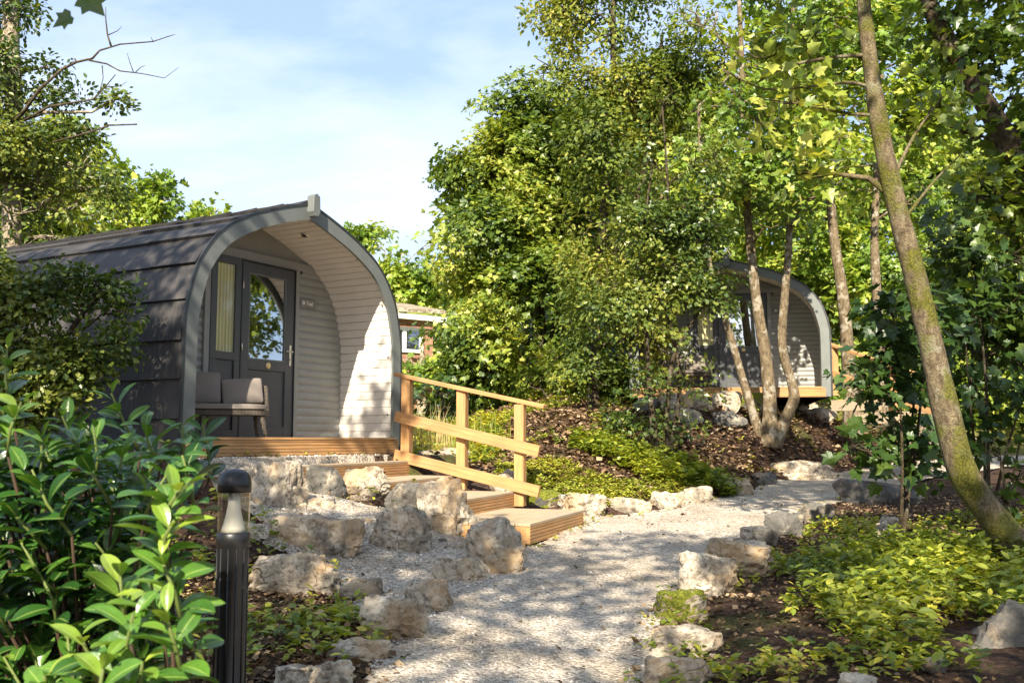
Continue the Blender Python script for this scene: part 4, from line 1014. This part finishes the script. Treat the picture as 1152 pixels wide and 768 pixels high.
# ivy-clad ash behind it, with the bare limb
Y = 16.5; b = at(12, 430, Y); b = (b[0], Y, h1(b[0], Y)-.1)
ash = tree('ash_tree', 'pale ivy-speckled trunk at the upper left edge with a bare twiggy limb', 'tree', b,
     [stem_from(b, Y, [(12, 350), (14, 220), (16, 120), (12, 40), (18, -60)], .18, .13), stem_from(at(13, 90, Y), Y, [(-2, 40), (-10, -20)], .09, .06)],
     B(Y, (40, 205, 75, 42), (90, 232, 44, 28), (20, 165, 44, 30, -.8), (95, 190, 30, 26), (0, 60, 16, 26, -.6), (60, 108, 44, 8), (22, 8, 40, 14), (50, 76, 24, 8), (105, 210, 34, 30), (-30, 120, 50, 90, -.6), (10, 240, 60, 40, -.9), (60, 150, 36, 18), (45, 265, 60, 20, -.6), (85, 150, 26, 14), (130, 112, 22, 4)),
     'ovate', .098, M['l_haw'], M['bark_pale'], spray_r=.34, per=36, dens=1.15, seed=42, gap=-.08, stemlabel=None)
lb = MB(); Yl = 15.4
def limb(pts, r0, r1, n=6):
    P = S(Yl, pts); k = len(P); lb.tube(P, [(r0+(r1-r0)*i/(k-1))*1.3 for i in range(k)], n)
limb([(12, 140, 1.0), (25, 128), (45, 100), (70, 78), (86, 70), (104, 66), (112, 57), (135, 50), (172, 47), (190, 41), (197, 39)], .026, .004)
limb([(100, 68), (120, 72), (135, 80), (160, 83), (185, 88), (201, 76)], .012, .003); limb([(86, 70), (84, 66)], .01, .01)
limb([(125, 52), (121, 40), (119, 22), (119, 8)], .014, .004); limb([(121, 40), (132, 35), (137, 30)], .008, .003)
limb([(150, 81), (146, 70), (143, 60)], .007, .003); limb([(115, 74), (116, 88), (112, 104)], .008, .003); limb([(172, 47), (170, 42)], .006, .003)
limb([(28, 135), (55, 120), (80, 116), (105, 112), (120, 96), (130, 84)], .020, .006); limb([(120, 98), (135, 97), (143, 92)], .008, .003); limb([(152, 82), (158, 76), (163, 74)], .006, .003)
limb([(105, 148), (122, 141), (154, 140)], .012, .010); limb([(60, 160), (90, 152), (122, 142)], .014, .012)
lo = lb.build('bare_limb', M['bark_dark'], ash, base=tuple(ash.location)); lo['label'] = 'bare dark twiggy limb'
# bright sycamores behind the near pod
Y = 23.0
for (px, lab, sd, bl) in ((150, 'bright yellow-green treetop rising behind the middle of the near pod roof', 43, [(150, 225, 30, 26), (183, 225, 28, 26), (120, 200, 34, 28), (180, 205, 16, 14), (135, 250, 50, 30), (80, 170, 40, 40)]),
                          (238, 'small sunlit treetop just showing above the near pod ridge', 44, [(228, 242, 12, 8), (244, 238, 10, 7), (236, 256, 22, 12)])):
    b = (at(px, 400, Y)[0], Y, h1(at(px, 400, Y)[0], Y)-.1)
    tree('sunny_tree', lab, 'tree', b, [stem_from(b, Y, [(px, 330), (px, 240)], .12, .04)], B(Y, *bl), 'maple_lo', .16, M['l_gold'], M['bark_pale'], spray_r=.42, per=24, dens=.8, seed=sd, gap=-.08)
# trees on the hillside right of the near pod
for (px, py, Yh, lab, sd, bl) in ((440, 330, 38, 'pale leafy tree on the hillside just right of the near pod arch', 45, [(428, 275, 20, 14), (452, 285, 24, 16), (470, 300, 26, 20), (440, 305, 26, 18), (485, 270, 20, 18), (428, 318, 30, 18), (462, 328, 32, 16), (496, 322, 28, 22), (416, 342, 20, 14)]),
                                  (395, 330, 52, 'pale tree high on the hillside hidden behind the near pod arch', 47, [(395, 270, 24, 18), (370, 285, 24, 16), (420, 262, 20, 12), (345, 290, 26, 16)]),
                                  (475, 405, 30, 'green bush below the window of the brick house', 46, [(470, 412, 14, 14), (458, 404, 10, 10), (484, 420, 14, 12)])):
    b = (at(px, py, Yh)[0], Yh, h1(at(px, py, Yh)[0], Yh)-.1)
    tree('hillside_tree', lab, 'tree', b, [stem_from(b, Yh, [(px, py-20)], .14, .06)], B(Yh, *bl), 'maple_lo', .24, M['l_gold'], M['bark_pale'], spray_r=.6, per=24, dens=.9, seed=sd, gap=-.1)
# woodland understorey behind the mound
k = 0
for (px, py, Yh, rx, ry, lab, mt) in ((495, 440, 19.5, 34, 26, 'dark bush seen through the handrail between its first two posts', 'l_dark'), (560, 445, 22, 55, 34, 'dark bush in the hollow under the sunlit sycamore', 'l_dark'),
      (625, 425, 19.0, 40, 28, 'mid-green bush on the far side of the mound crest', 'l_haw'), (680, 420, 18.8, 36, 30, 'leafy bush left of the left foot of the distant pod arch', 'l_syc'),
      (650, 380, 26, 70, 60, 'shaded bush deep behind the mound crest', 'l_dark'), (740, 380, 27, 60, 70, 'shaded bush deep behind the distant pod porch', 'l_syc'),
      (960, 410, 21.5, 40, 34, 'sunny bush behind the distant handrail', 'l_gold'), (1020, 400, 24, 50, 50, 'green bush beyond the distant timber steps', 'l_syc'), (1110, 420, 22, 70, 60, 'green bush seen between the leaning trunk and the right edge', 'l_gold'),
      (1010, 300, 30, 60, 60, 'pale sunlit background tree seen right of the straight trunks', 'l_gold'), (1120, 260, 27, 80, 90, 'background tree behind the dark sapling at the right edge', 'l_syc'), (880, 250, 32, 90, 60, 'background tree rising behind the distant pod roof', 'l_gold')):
    k += 1; c = at(px, py, Yh); b = (c[0], Yh, h1(c[0], Yh)-.1)
    tree('bush' if ry < 50 else 'woodland_tree', lab, 'bush' if ry < 50 else 'tree', b, [([b, ((b[0]+c[0])/2+.1, Yh, (b[2]+c[2])/2), c], .05 if ry < 50 else .12, .02)],
         B(Yh, (px, py, rx, ry), (px-rx*.6, py+ry*.4, rx*.6, ry*.6), (px+rx*.6, py+ry*.35, rx*.6, ry*.6)), 'maple_lo', .15 if Yh < 24 else .2, M[mt], M['bark_dark'], spray_r=.42 if Yh < 24 else .6, per=24, dens=.8, seed=50+k, gap=-.12)
# a belt of woodland closing the view: five trees of the same make
wood = []
for k, (px, Yh, sc) in enumerate(((590, 34, 1.15), (690, 36, 1.3), (800, 38, 1.2), (930, 37, 1.25), (1060, 35, 1.3), (1190, 33, 1.3), (-60, 26, 1.1), (60, 30, 1.05))):
    x = at(px, 440, Yh)[0]; z = h1(x, Yh)-.2
    if k == 0:
        b = (x, Yh, z)
        t0 = tree('belt_tree', 'full green tree in the belt of woodland closing the view behind the pods', 'tree', b, [([b, (x, Yh, z+2.5), (x+.2, Yh, z+6)], .2, .06)],
                  [((x, Yh, z+3.2), (2.2, 2.0, 1.6)), ((x-.9, Yh-.5, z+5), (1.8, 1.6, 1.5)), ((x+1.1, Yh-.4, z+5.4), (1.7, 1.6, 1.6)), ((x+.1, Yh, z+7), (1.7, 1.6, 1.4)), ((x-1.5, Yh-.3, z+2.2), (1.6, 1.4, 1.3)), ((x+1.7, Yh-.3, z+2.4), (1.6, 1.4, 1.3))],
                  'maple_lo', .24, M['l_syc'], M['bark_dark'], spray_r=.62, per=26, dens=.85, seed=71, group='belt of woodland behind the pods')
        wood.append(t0); t0.scale = (sc,)*3
    else:
        t = copy_tree(wood[0]); t.location = (x, Yh, z); t.rotation_euler.z = k*1.1; t.scale = (sc,)*3
# trees behind the camera: they throw the dappled shade over the path
def shade_tree(x, y, zc, r, sd, lab, src=None):
    z = h1(x, y)
    if src:
        t = copy_tree(src); t.location = (x, y, z); t.rotation_euler.z = sd; t['label'] = lab; return t
    rg = random.Random(sd); bl = []
    for k in range(11):
        a = k*2.4; q = r*math.sqrt((k+.5)/11); bl.append(((x+q*math.cos(a), y+q*math.sin(a), zc+rg.uniform(-.8, .8)), (r*.36, r*.36, r*.26)))
    return tree('sycamore_tree', lab, 'tree', (x, y, z), [([(x, y, z-.1), (x+.1, y, z+2.4), (x-.1, y+.1, zc)], .16, .07)], bl, 'maple_lo', .15, M['l_syc'], M['bark_moss'], spray_r=.36, per=16, dens=.42, seed=sd, gap=.02)
s1 = shade_tree(-1.9, -2.4, 6.4, 3.0, 81, 'sycamore behind the viewpoint whose crown dapples the gravel path')
shade_tree(2.6, -3.4, 7.2, 3.2, 2.1, 'sycamore behind and right of the viewpoint', s1)
shade_tree(-5.9, 1.5, 6.6, 3.0, 4.0, 'sycamore left of the viewpoint, beyond the laurel', s1)
shade_tree(3.4, 4.2, 6.6, 3.0, 1.1, 'sycamore just right of the photo, shading the middle of the path', s1)
shade_tree(5.8, .2, 6.6, 3.0, 5.2, 'sycamore right of the viewpoint, outside the photo', s1)
b = (9.2, 13.6, h1(9.2, 13.6)-.1)
tree('sycamore_tree', 'leafy sycamore right of the path outside the photo, mirrored in the near pod door', 'tree', b, [([b, (9.1, 13.6, 1.5), (9.3, 13.7, 4.2)], .14, .06)],
     [((9.2, 13.4, 3.4), (1.6, 1.5, 1.0)), ((8.7, 12.9, 2.2), (1.0, 1.2, .7)), ((10, 14.2, 2.6), (1.0, 1.3, .8)), ((9.1, 12.4, 4.3), (1.2, 1.2, .8)), ((9.5, 14.6, 4.4), (1.2, 1.2, .8)), ((8.9, 12.2, 1.1), (.7, .7, .4))],
     'maple_lo', .15, M['l_syc'], M['bark_dark'], spray_r=.40, per=24, dens=.7, seed=91)
# two big leaves hanging into the top left corner, on a twig of a bough overhead
Yq = 2.6
b = (-2.4, Yq, h1(-2.4, Yq))
q = empty('maple_bough', b, label='two big toothed leaves on a thin bough hanging in the top left corner', cat='branch')
m = MB(); m.tube([b, (-2.3, Yq, .6), (-1.9, Yq, 1.45), (-1.55, Yq, 1.50), at(70, -20, Yq), at(92, -6, Yq)], [.03, .025, .014, .006, .003, .002], 6); m.build('twig', M['bark_dark'], q, base=b)
P = np.array([at(95, -2, Yq), at(80, 18, Yq)]); leaf_mesh('leaves', P, np.array([(.2,-1,.35),(-.15,-1,.2)]), np.array([(.75,.1,-.75),(-.8,.1,-.5)]), np.array([.082,.062]), 'maple', M['l_dark'], q, np.array([.8,.6]), b)

# ------------------------------------------------------------------ laurel in the left foreground
def laurel(name, label, base, shoots, seed, size=.098, n=11, bias=0.0, green=False):
    rg = np.random.default_rng(seed); root = empty(name, base, label=label, cat='shrub')
    st = MB(); tw = st; Ps, Ns, Ts, Ss, Rs = [], [], [], [], []
    hub = Vector(base)+Vector((0, 0, .3))
    for k in range(5):
        e = Vector(base)+Vector((rg.normal(0, .25), rg.normal(0, .2), .55)); st.tube([base, tuple(Vector(base).lerp(e, .5)+Vector((.03,.02,0))), tuple(e)], [.018, .014, .01], 6)
    for tip, d, L, nn, br in shoots:
        tip = Vector(tip); d = Vector(d).normalized(); a = tip-d*L; mid = a.lerp(tip, .5)+Vector(rg.normal(0, .01, 3))
        st.tube([tuple(Vector(base)+Vector((rg.normal(0,.15), .15+rg.normal(0,.10), .25))), tuple((hub+a)/2+Vector((0,.15,-.06))), tuple(a)], [.008, .006, .004], 5)
        st.cur = 1; st.tube([tuple(a), tuple(mid), tuple(tip)], [.0055, .0045, .003], 6); st.cur = 0
        side = d.orthogonal().normalized()
        for i in range(nn):
            t = i/(nn-1); p = a.lerp(mid, t*2) if t < .5 else mid.lerp(tip, t*2-1)
            ang = i*2.4+rg.normal(0, .25); o = Matrix.Rotation(ang, 3, d) @ side
            up = .10+.75*t**2; T = (o*(1-up*.55) + d*up).normalized(); T = Vector((T.x, T.y, T.z*.8+.05)); Nn = Vector((0,0,1.0)) - o*(.25+.5*t) + Vector((0,-.25,0))
            Ps.append(tuple(p+o*.006)); Ts.append(tuple(T+Vector(rg.normal(0,.12,3)))); Ns.append(tuple(Nn+Vector(rg.normal(0,.33,3))))
            Ss.append(size*(.60+.48*math.sin(math.pi*min(1,(t*.8+.2))))*rg.uniform(.8, 1.15)); Rs.append(np.clip(br*.5+.35*t+rg.normal(0,.12), 0, 1))
    st.build('stems', [M['stem'], M['gstem']], root, base=base)
    leaf_mesh('leaves', np.array(Ps), np.array(Ns), np.array(Ts), np.array(Ss), 'laurel', M['l_laurel'], root, np.array(Rs), base, True)
    return root
def shoots_px(lst, Y, seed, L=.20, nn=11):
    rg = random.Random(seed); o = []
    for px, py, *r in lst:
        y = Y+(r[0] if r else rg.uniform(-.2, .4)); lean = (px-110)/150
        o.append((at(px, py, y), (lean*.5+rg.uniform(-.5,.5), rg.uniform(-.6, .1), 1.0), L*rg.uniform(.6,1.1), nn, rg.uniform(0, .75)))
    return o
rg = random.Random(4)
main = [(8, 392), (125, 442), (70, 468), (160, 470), (205, 478), (228, 478, .5), (24, 452), (105, 480), (185, 505), (205, 512), (50, 505), (140, 500), (190, 530), (5, 520), (90, 520)]
for k in range(210):
    px = rg.uniform(-70, 172); py = rg.uniform(470+max(0, (px-100)*.5), 800); main.append((px, py, rg.uniform(-.10, .9)))
bse = at(60, 700, 2.9); bse = (bse[0], 2.9, h1(bse[0], 2.9))
laurel('laurel_shrub', 'large glossy dark laurel shrub filling the left foreground', bse, shoots_px(main, 2.75, 5), 61, .100)
fr = [(196, 585, 0), (180, 625, 0), (205, 545, .05), (150, 690, -.1), (170, 655, 0), (118, 740, -.15), (186, 690, -.1), (90, 715, 0), (135, 640, .1), (50, 760, 0), (195, 650, .05), (160, 745, -.1)]
bse = at(170, 900, 2.05); bse = (bse[0], 2.05, h1(bse[0], 2.05))
laurel('laurel_shrub', 'young light-green laurel shoots in front of the big dark laurel, beside the bollard', bse, [(a, b_, c_, d_, .95) for a, b_, c_, d_, e_ in shoots_px(fr, 2.05, 9, .16, 9)], 62, .092)

# ------------------------------------------------------------------ ground plants and litter
def scatter(n, sampler):
    o = []
    while len(o) < n:
        p = sampler()
        if p is not None: o.append(p)
    return o
def plants(name, label, pos, templ, mat, hmin, hmax, size, per, seed, sprd=.6, clump=None):
    rg = np.random.default_rng(seed); Ps, Ns, Ts = [], [], []; st = MB()
    for x, y in pos:
        z = h1(x, y); hgt = rg.uniform(hmin, hmax); m = max(3, int(per*rg.uniform(.6, 1.3)))
        top = np.array([x+rg.normal(0, hgt*.25), y+rg.normal(0, hgt*.25), z+hgt]); b0 = np.array([x, y, z-.01])
        for i in range(m):
            t = rg.uniform(.35, 1); a = rg.random()*6.283; o = np.array([math.cos(a), math.sin(a), 0]); Ps.append(b0+(top-b0)*t+o*.006)
            Ts.append(o+np.array([0, 0, rg.uniform(-.35, .5)])); Ns.append(np.array([0, 0, 1])+o*rg.uniform(-.6, .3)+rg.normal(0, .25, 3))
    n = len(Ps); P = np.array(Ps)
    rnd = np.clip(rg.normal(.45, .22, n)+.28*np.sin(P[:, 0]*2.9+seed)*np.cos(P[:, 1]*2.3), 0, 1)
    o = leaf_mesh(name, P, np.array(Ns), np.array(Ts), size*(.5+rg.random(n)*.8), templ, mat, None, rnd)
    return tag(o, label, kind='stuff')
def px_sampler(x0, y0, x1, y1, seed, cond=None, dens=None):
    rr = random.Random(seed)
    a, b_ = ground((x0+x1)/2, y1), ground((x0+x1)/2, y0)
    Xs = [ground(x0, y1)[0], ground(x1, y1)[0], ground(x0, y0)[0], ground(x1, y0)[0]]
    def f():
        y = rr.uniform(a[1], b_[1]); x = rr.uniform(min(Xs), max(Xs))
        if (cond and not cond(x, y)): return None
        if dens is not None:
            if rr.random() > dens(x, y): return None
        return (x, y)
    return f
def patchy(f, s=0, lo=.35): return lambda x, y: max(0, min(1, (noise.noise(Vector((x*f, y*f, s)))+lo)*2.2))
rb = lambda x, y: clear(x, y) and edge_d(x, y) < 0 and x > .6 and not (x > 2.1 and x < 3.2 and 4.45 < y < 5.4)
plants('ground_cover', 'yellow-green low weeds in the right bed', scatter(1250, px_sampler(735, 590, 1200, 775, 1, rb, patchy(1.1, 2, .30))), 'ovate', M['l_ground'], .04, .15, .052, 9, 1)
plants('ground_cover', 'fresh green leafy weeds in the right bed', scatter(900, px_sampler(900, 615, 1250, 770, 2, lambda x, y: rb(x, y) and x > 1.7+.12*(y-5), patchy(.8, 9, .42))), 'ovate', M['l_green'], .08, .24, .068, 12, 2)
lbd = lambda x, y: clear(x, y) and x < -.55 and y < 8.3
plants('ground_cover', 'sparse yellow-green weeds in the small mulch bed', scatter(190, px_sampler(150, 640, 440, 775, 3, lbd, patchy(1.3, 5, .20))), 'ovate', M['l_ground'], .04, .16, .055, 8, 3)
md = lambda x, y: clear(x, y) and edge_d(x, y) > .1
def band(x, y):
    d = edge_d(x, y); return clear(x, y) and .18 < d < .80+.25*math.sin(x*3) and -.2 < x < 2.7
plants('sedum', 'yellow sedum carpet along the path edge', scatter(1700, px_sampler(560, 500, 760, 575, 4, band)), 'ovate', M['sedum'], .02, .09, .045, 10, 4)
def crest(x, y):
    d = edge_d(x, y); return 3.9 < d < 5.0 and -1.5 < x < 2.6
plants('moss', 'yellow-green moss cushion along the mound crest', scatter(1500, px_sampler(480, 440, 720, 500, 5, crest)), 'ovate', M['sedum'], .02, .08, .06, 8, 5)
def clump(x, y):
    c = ground(735, 535); return ((x-c[0])/1.15)**2 + ((y-c[1]-.2)/.55)**2 < 1
plants('leafy_clump', 'bright leafy ground plants below the double-stemmed sapling', scatter(380, px_sampler(640, 505, 850, 560, 6, clump)), 'ovate', M['l_green'], .10, .34, .085, 14, 6)
plants('mound_weeds', 'scattered green seedlings on the mulch mound', scatter(900, px_sampler(520, 445, 1010, 560, 7, md, patchy(.9, 4, .02))), 'ovate', M['l_ground'], .04, .16, .065, 8, 7)
plants('mound_weeds', 'green undergrowth around the three-stemmed tree and behind the handrail', scatter(900, px_sampler(440, 440, 1100, 540, 8, md, patchy(.7, 14, -.02))), 'ovate', M['l_green'], .08, .28, .075, 11, 8)
def lush(x, y): return clear(x, y) and -2.2 < x < -.1 and 12.6 < y < 17
plants('undergrowth', 'lush yellow-green undergrowth behind the handrail', scatter(700, lambda: (lambda p: p if lush(*p) else None)((random.uniform(-2.2, -.1), random.uniform(12.6, 17)))), 'ovate', M['l_ground'], .1, .35, .08, 12, 9)
def litter(name, label, pos, size, seed, mat='litter', lift=.012):
    rg = np.random.default_rng(seed); pos = np.array(pos); n = len(pos); z = H(pos[:, 0], pos[:, 1])
    P = np.stack([pos[:, 0], pos[:, 1], z+lift+rg.random(n)*.015], 1); a = rg.random(n)*6.283
    o = leaf_mesh(name, P, np.stack([rg.normal(0,.45,n), rg.normal(0,.45,n), np.ones(n)], 1), np.stack([np.cos(a), np.sin(a), rg.normal(0,.25,n)], 1), size*(.4+rg.random(n)**2*1.4), 'small', M[mat], None, rg.random(n)**1.3)
    return tag(o, label, kind='stuff')
litter('bark_mulch', 'bark chips and dead leaves on the right bed', scatter(24000, px_sampler(735, 560, 1250, 775, 11, rb)), .036, 1)
litter('bark_mulch', 'bark chips and dead leaves on the small bed by the bollard', scatter(9000, px_sampler(100, 630, 440, 780, 12, lbd)), .034, 2)
litter('bark_mulch', 'bark chips and dead leaves covering the mound', scatter(52000, px_sampler(440, 450, 1010, 575, 13, md)), .070, 3)
lfar = lambda: (lambda p: p if clear(*p) and not (p[0] > -.6 and p[1] < 8) else None)((random.uniform(-9, -.5), random.uniform(1.5, 11)))
litter('bark_mulch', 'bark chips and dead leaves under the laurel and beside the near pod', scatter(16000, lfar), .055, 5)
plants('ground_cover', 'low green weeds under the laurel and beside the near pod', scatter(700, lambda: (lambda p: p if p and patchy(.9, 21, .15)(*p) > random.random() else None)(lfar())), 'ovate', M['l_green'], .05, .2, .06, 9, 15)
# dry grass behind the first posts
def tuft(cx, cy, n, hgt, seed, label, mat, name='grass_tuft'):
    rg = np.random.default_rng(seed); V = []; Fc = []; A = []
    for i in range(n):
        x, y = cx+rg.normal(0, .30), cy+rg.normal(0, .22); z = h1(x, y)-.02; a = rg.random()*6.283; l = hgt*rg.uniform(.5, 1.15); bend = rg.uniform(.05, .35)*l; w = .006
        dx, dy = math.cos(a), math.sin(a); b0 = len(V)
        for q in range(5):
            t = q/4; ww = w*(1-t*.8); px_, py_, pz_ = x+dx*bend*t*t, y+dy*bend*t*t, z+l*t*(1-.15*t)
            V += [(px_-dy*ww, py_+dx*ww, pz_), (px_+dy*ww, py_-dx*ww, pz_)]
        A += [rg.random()]*10
        for q in range(4): Fc.append((b0+2*q, b0+2*q+1, b0+2*q+3, b0+2*q+2))
    o = np_mesh(name, np.array(V), np.array(Fc), mat, None, np.array(A)); return tag(o, label, 'grass tuft')
g = at(478, 500, 13.6)
tuft(g[0], 13.6, 260, .95, 1, 'tall dry straw-coloured grass tuft behind the first two handrail posts', M['dry'])
g = at(505, 500, 14.4); tuft(g[0]+.2, 14.4, 200, .7, 2, 'green grass tuft beside the dry straw-coloured tuft', M['l_ground'])
# loose pebbles on the path
def pebbles():
    rg = np.random.default_rng(5); n = 30000; pos = []
    rr = random.Random(8); px = [p[0] for p in PATH]; 
    while len(pos) < n:
        y = 4.2+ (rr.random()**1.5)*8.5; x = rr.uniform(-3.2, 4.2); pos.append((x, y))
    pos = np.array(pos); m = inside(PATH, pos[:, 0], pos[:, 1]) | inside(APRON, pos[:, 0], pos[:, 1]); pos = pos[m]; n = len(pos)
    z = H(pos[:, 0], pos[:, 1])+.014
    V0 = np.array([(1,0,0),(0,1,0),(-1,0,0),(0,-1,0),(0,0,.8),(0,0,-.5)], float); F0 = np.array([(0,1,4),(1,2,4),(2,3,4),(3,0,4)])
    s = .0045+.009*rg.random(n)**2.2; V = V0[None]*s[:, None, None]*(1+.45*rg.normal(size=(n, 6, 1)).clip(-1, 1)); a = rg.random(n)*6.283; c, sn = np.cos(a), np.sin(a)
    X = V[:, :, 0]*c[:, None]-V[:, :, 1]*sn[:, None]; Yv = V[:, :, 0]*sn[:, None]+V[:, :, 1]*c[:, None]
    V = np.stack([X+pos[:, 0:1], Yv+pos[:, 1:2], V[:, :, 2]+z[:, None]+.003], 2).reshape(-1, 3)
    Fc = (F0[None]+(np.arange(n)*6)[:, None, None]).reshape(-1, 3)
    m_, nt, out = newmat('loose_pebbles'); t = NT(nt); at_ = t.n('Attribute'); at_.attribute_name = 'rnd'
    t.l(t.bsdf(t.ramp(at_.outputs['Fac'], [(0, (.14,.125,.11)), (.35, (.36,.33,.29)), (.7, (.55,.52,.47)), (1, (.74,.70,.64))]), .9, None, .2), out.inputs[0])
    tag(np_mesh('loose_pebbles', V, Fc, m_, None, np.repeat(rg.random(n), 6)), 'loose limestone chippings on the path and terrace', kind='stuff')
pebbles()
litter('fallen_leaves', 'dead leaves blown onto the gravel', [p for p in [(random.uniform(-2.2, 3.6), random.uniform(4.6, 13)) for _ in range(1000)] if not clear(*p)], .032, 9, lift=.022)
def rim():
    x, y = random.uniform(-3, 5), random.uniform(4.6, 14)
    if clear(x, y): return None
    return (x, y) if any(clear(x+a, y+b) for a, b in ((.16, 0), (-.16, 0), (0, .16), (0, -.16))) else None
plants('gravel_weeds', 'tiny weeds sprouting along the gravel edges', scatter(170, rim), 'ovate', M['l_ground'], .02, .09, .034, 6, 17)
litter('fallen_leaves', 'dead leaves gathered along the gravel edges', scatter(900, rim), .034, 19, lift=.024)
# fallen sticks in the beds
def sticks():
    for k, (x0, y0, x1, y1, lab) in enumerate(((25+150, 725, 250, 700, 'thin fallen stick on the soil left of the bollard'), (800, 490, 826, 480, 'bare fallen stick on the mound left of the three-stemmed tree'))):
        a, b_ = ground(x0, y0), ground(x1, y1); m = MB(); A, Bq = Vector(a)+Vector((0,0,.02)), Vector(b_)+Vector((0,0,.03))
        m.tube([A, A.lerp(Bq, .4)+Vector((.02,.01,.03)), A.lerp(Bq, .7)+Vector((-.01,0,.02)), Bq], [.010, .009, .007, .004], 6)
        m.tube([A.lerp(Bq, .5)+Vector((0,0,.02)), A.lerp(Bq, .6)+Vector((.05,.08,.06))], [.005, .002], 5)
        tag(m.build('stick', M['bark_pale']), lab, 'stick')
sticks()

# ------------------------------------------------------------------ brick house on the hillside
def house():
    Y = 31.0; r = at(487, 375, Y); rot = math.radians(38); p = empty('brick_house', (r[0], Y, at(487, 430, Y)[2]), rot, label='brick house with a white window on the hillside right of the near pod', cat='house')
    k = Y/F; H0 = (430-352)*k
    W = 4.6; m = MB(); m.box((-W, 0, -2.5), (0, 4, H0-.1)); m.build('wall', M['brick'], p)
    m = MB(); m.add([(-W-.3, -.35, H0-.22), (.3, -.35, H0-.02), (.3, 2.2, H0+.5), (-W-.3, 2.2, H0+.3), (-W-.3, -.35, H0-.12), (.3, -.35, H0+.08), (.3, 2.2, H0+.6), (-W-.3, 2.2, H0+.4)], [(0,3,2,1),(4,5,6,7),(0,1,5,4),(1,2,6,5),(2,3,7,6),(3,0,4,7)]); m.build('roof', M['bark_pale'], p)
    m = MB(); m.box((-W-.3, -.38, H0-.30), (.28, -.33, H0-.14)); m.build('gutter', M['lining'], p)
    wz0, wz1 = (430-398)*k, (430-370)*k; x0, x1 = -1.75, -.42
    m = MB(); t = .10
    for x0, x1 in ((-1.75, -.42), (-4.1, -2.77)):
     m = MB()
     for a, b_, c, d in ((x0, x0+t, wz0, wz1), (x1-t, x1, wz0, wz1), (x0, x1, wz0, wz0+t), (x0, x1, wz1-t, wz1), ((x0+x1)/2-.06, (x0+x1)/2+.06, wz0, wz1)): m.box((a, -.06-.001*(b_-a), c), (b_, .02, d))
     w = m.build('window', M['white'], p); m = MB(); m.box((x0+.05, -.02, wz0+.05), (x1-.05, .005, wz1-.05)); m.build('pane', M['houseglass'], w)
house()

# ------------------------------------------------------------------ light, sky, camera
EL = R(37); AZ = math.atan2(-.16, -.985)
SD = Vector((math.sin(AZ)*math.cos(EL), math.cos(AZ)*math.cos(EL), math.sin(EL)))
ld = bpy.data.lights.new('sun', 'SUN'); ld.energy = 5.0; ld.angle = R(.53); ld.color = (1.0, .90, .74)
lo = bpy.data.objects.new('sun', ld); COL.objects.link(lo); lo.rotation_euler = SD.to_track_quat('Z', 'Y').to_euler()
w = bpy.data.worlds.new('World'); SC.world = w; w.use_nodes = True; nt = w.node_tree; nt.nodes.clear(); t = NT(nt)
sk = t.n('TexSky'); sk.sky_type = 'NISHITA'; sk.sun_disc = False; sk.sun_elevation = EL; sk.sun_rotation = AZ % (2*math.pi); sk.air_density = 1.0; sk.dust_density = 2.2; sk.ozone_density = 1.2
tc = t.n('TexCoord'); mp = t.n('Mapping'); mp.inputs['Scale'].default_value = (1.0, 2.2, 3.4); mp.inputs['Rotation'].default_value = (0, R(38), R(12)); t.l(tc.outputs['Generated'], mp.inputs[0])
cl = t.noise(mp.outputs[0], 1.7, 7, .55, .3); fac = t.ramp(cl, [(.46, 0), (.74, .75)])
hz = t.mix(.65, sk.outputs[0], (2.3, 3.1, 4.7))
col = t.mix(fac, hz, (4.9, 5.2, 5.7))
bg = t.n('Background'); bg.inputs['Strength'].default_value = .10; t.l(col, bg.inputs[0]); ow = t.n('OutputWorld'); t.l(bg.outputs[0], ow.inputs[0])
cd = bpy.data.cameras.new('camera'); cam = bpy.data.objects.new('camera', cd); COL.objects.link(cam); SC.camera = cam
cd.sensor_width = 36; cd.lens = F/1152*36; cd.clip_end = 2000; cd.clip_start = .05; cam.rotation_euler = (R(90)+TH, 0, 0)
cd.dof.use_dof = True; cd.dof.focus_distance = 10.5; cd.dof.aperture_fstop = 7.1
SC.render.engine = 'CYCLES'; SC.render.resolution_x = 1024; SC.render.resolution_y = 682
SC.view_settings.view_transform = 'Standard'; SC.view_settings.look = 'None'; SC.view_settings.exposure = 1.42; SC.view_settings.gamma = 1
SC.cycles.max_bounces = 7; SC.cycles.diffuse_bounces = 4; SC.cycles.transparent_max_bounces = 8; SC.cycles.transmission_bounces = 3; SC.cycles.glossy_bounces = 3
SC.cycles.use_denoising = True; SC.cycles.sample_clamp_indirect = 6
print('LEAVES', sum(n for _, n in TREES), TREES)
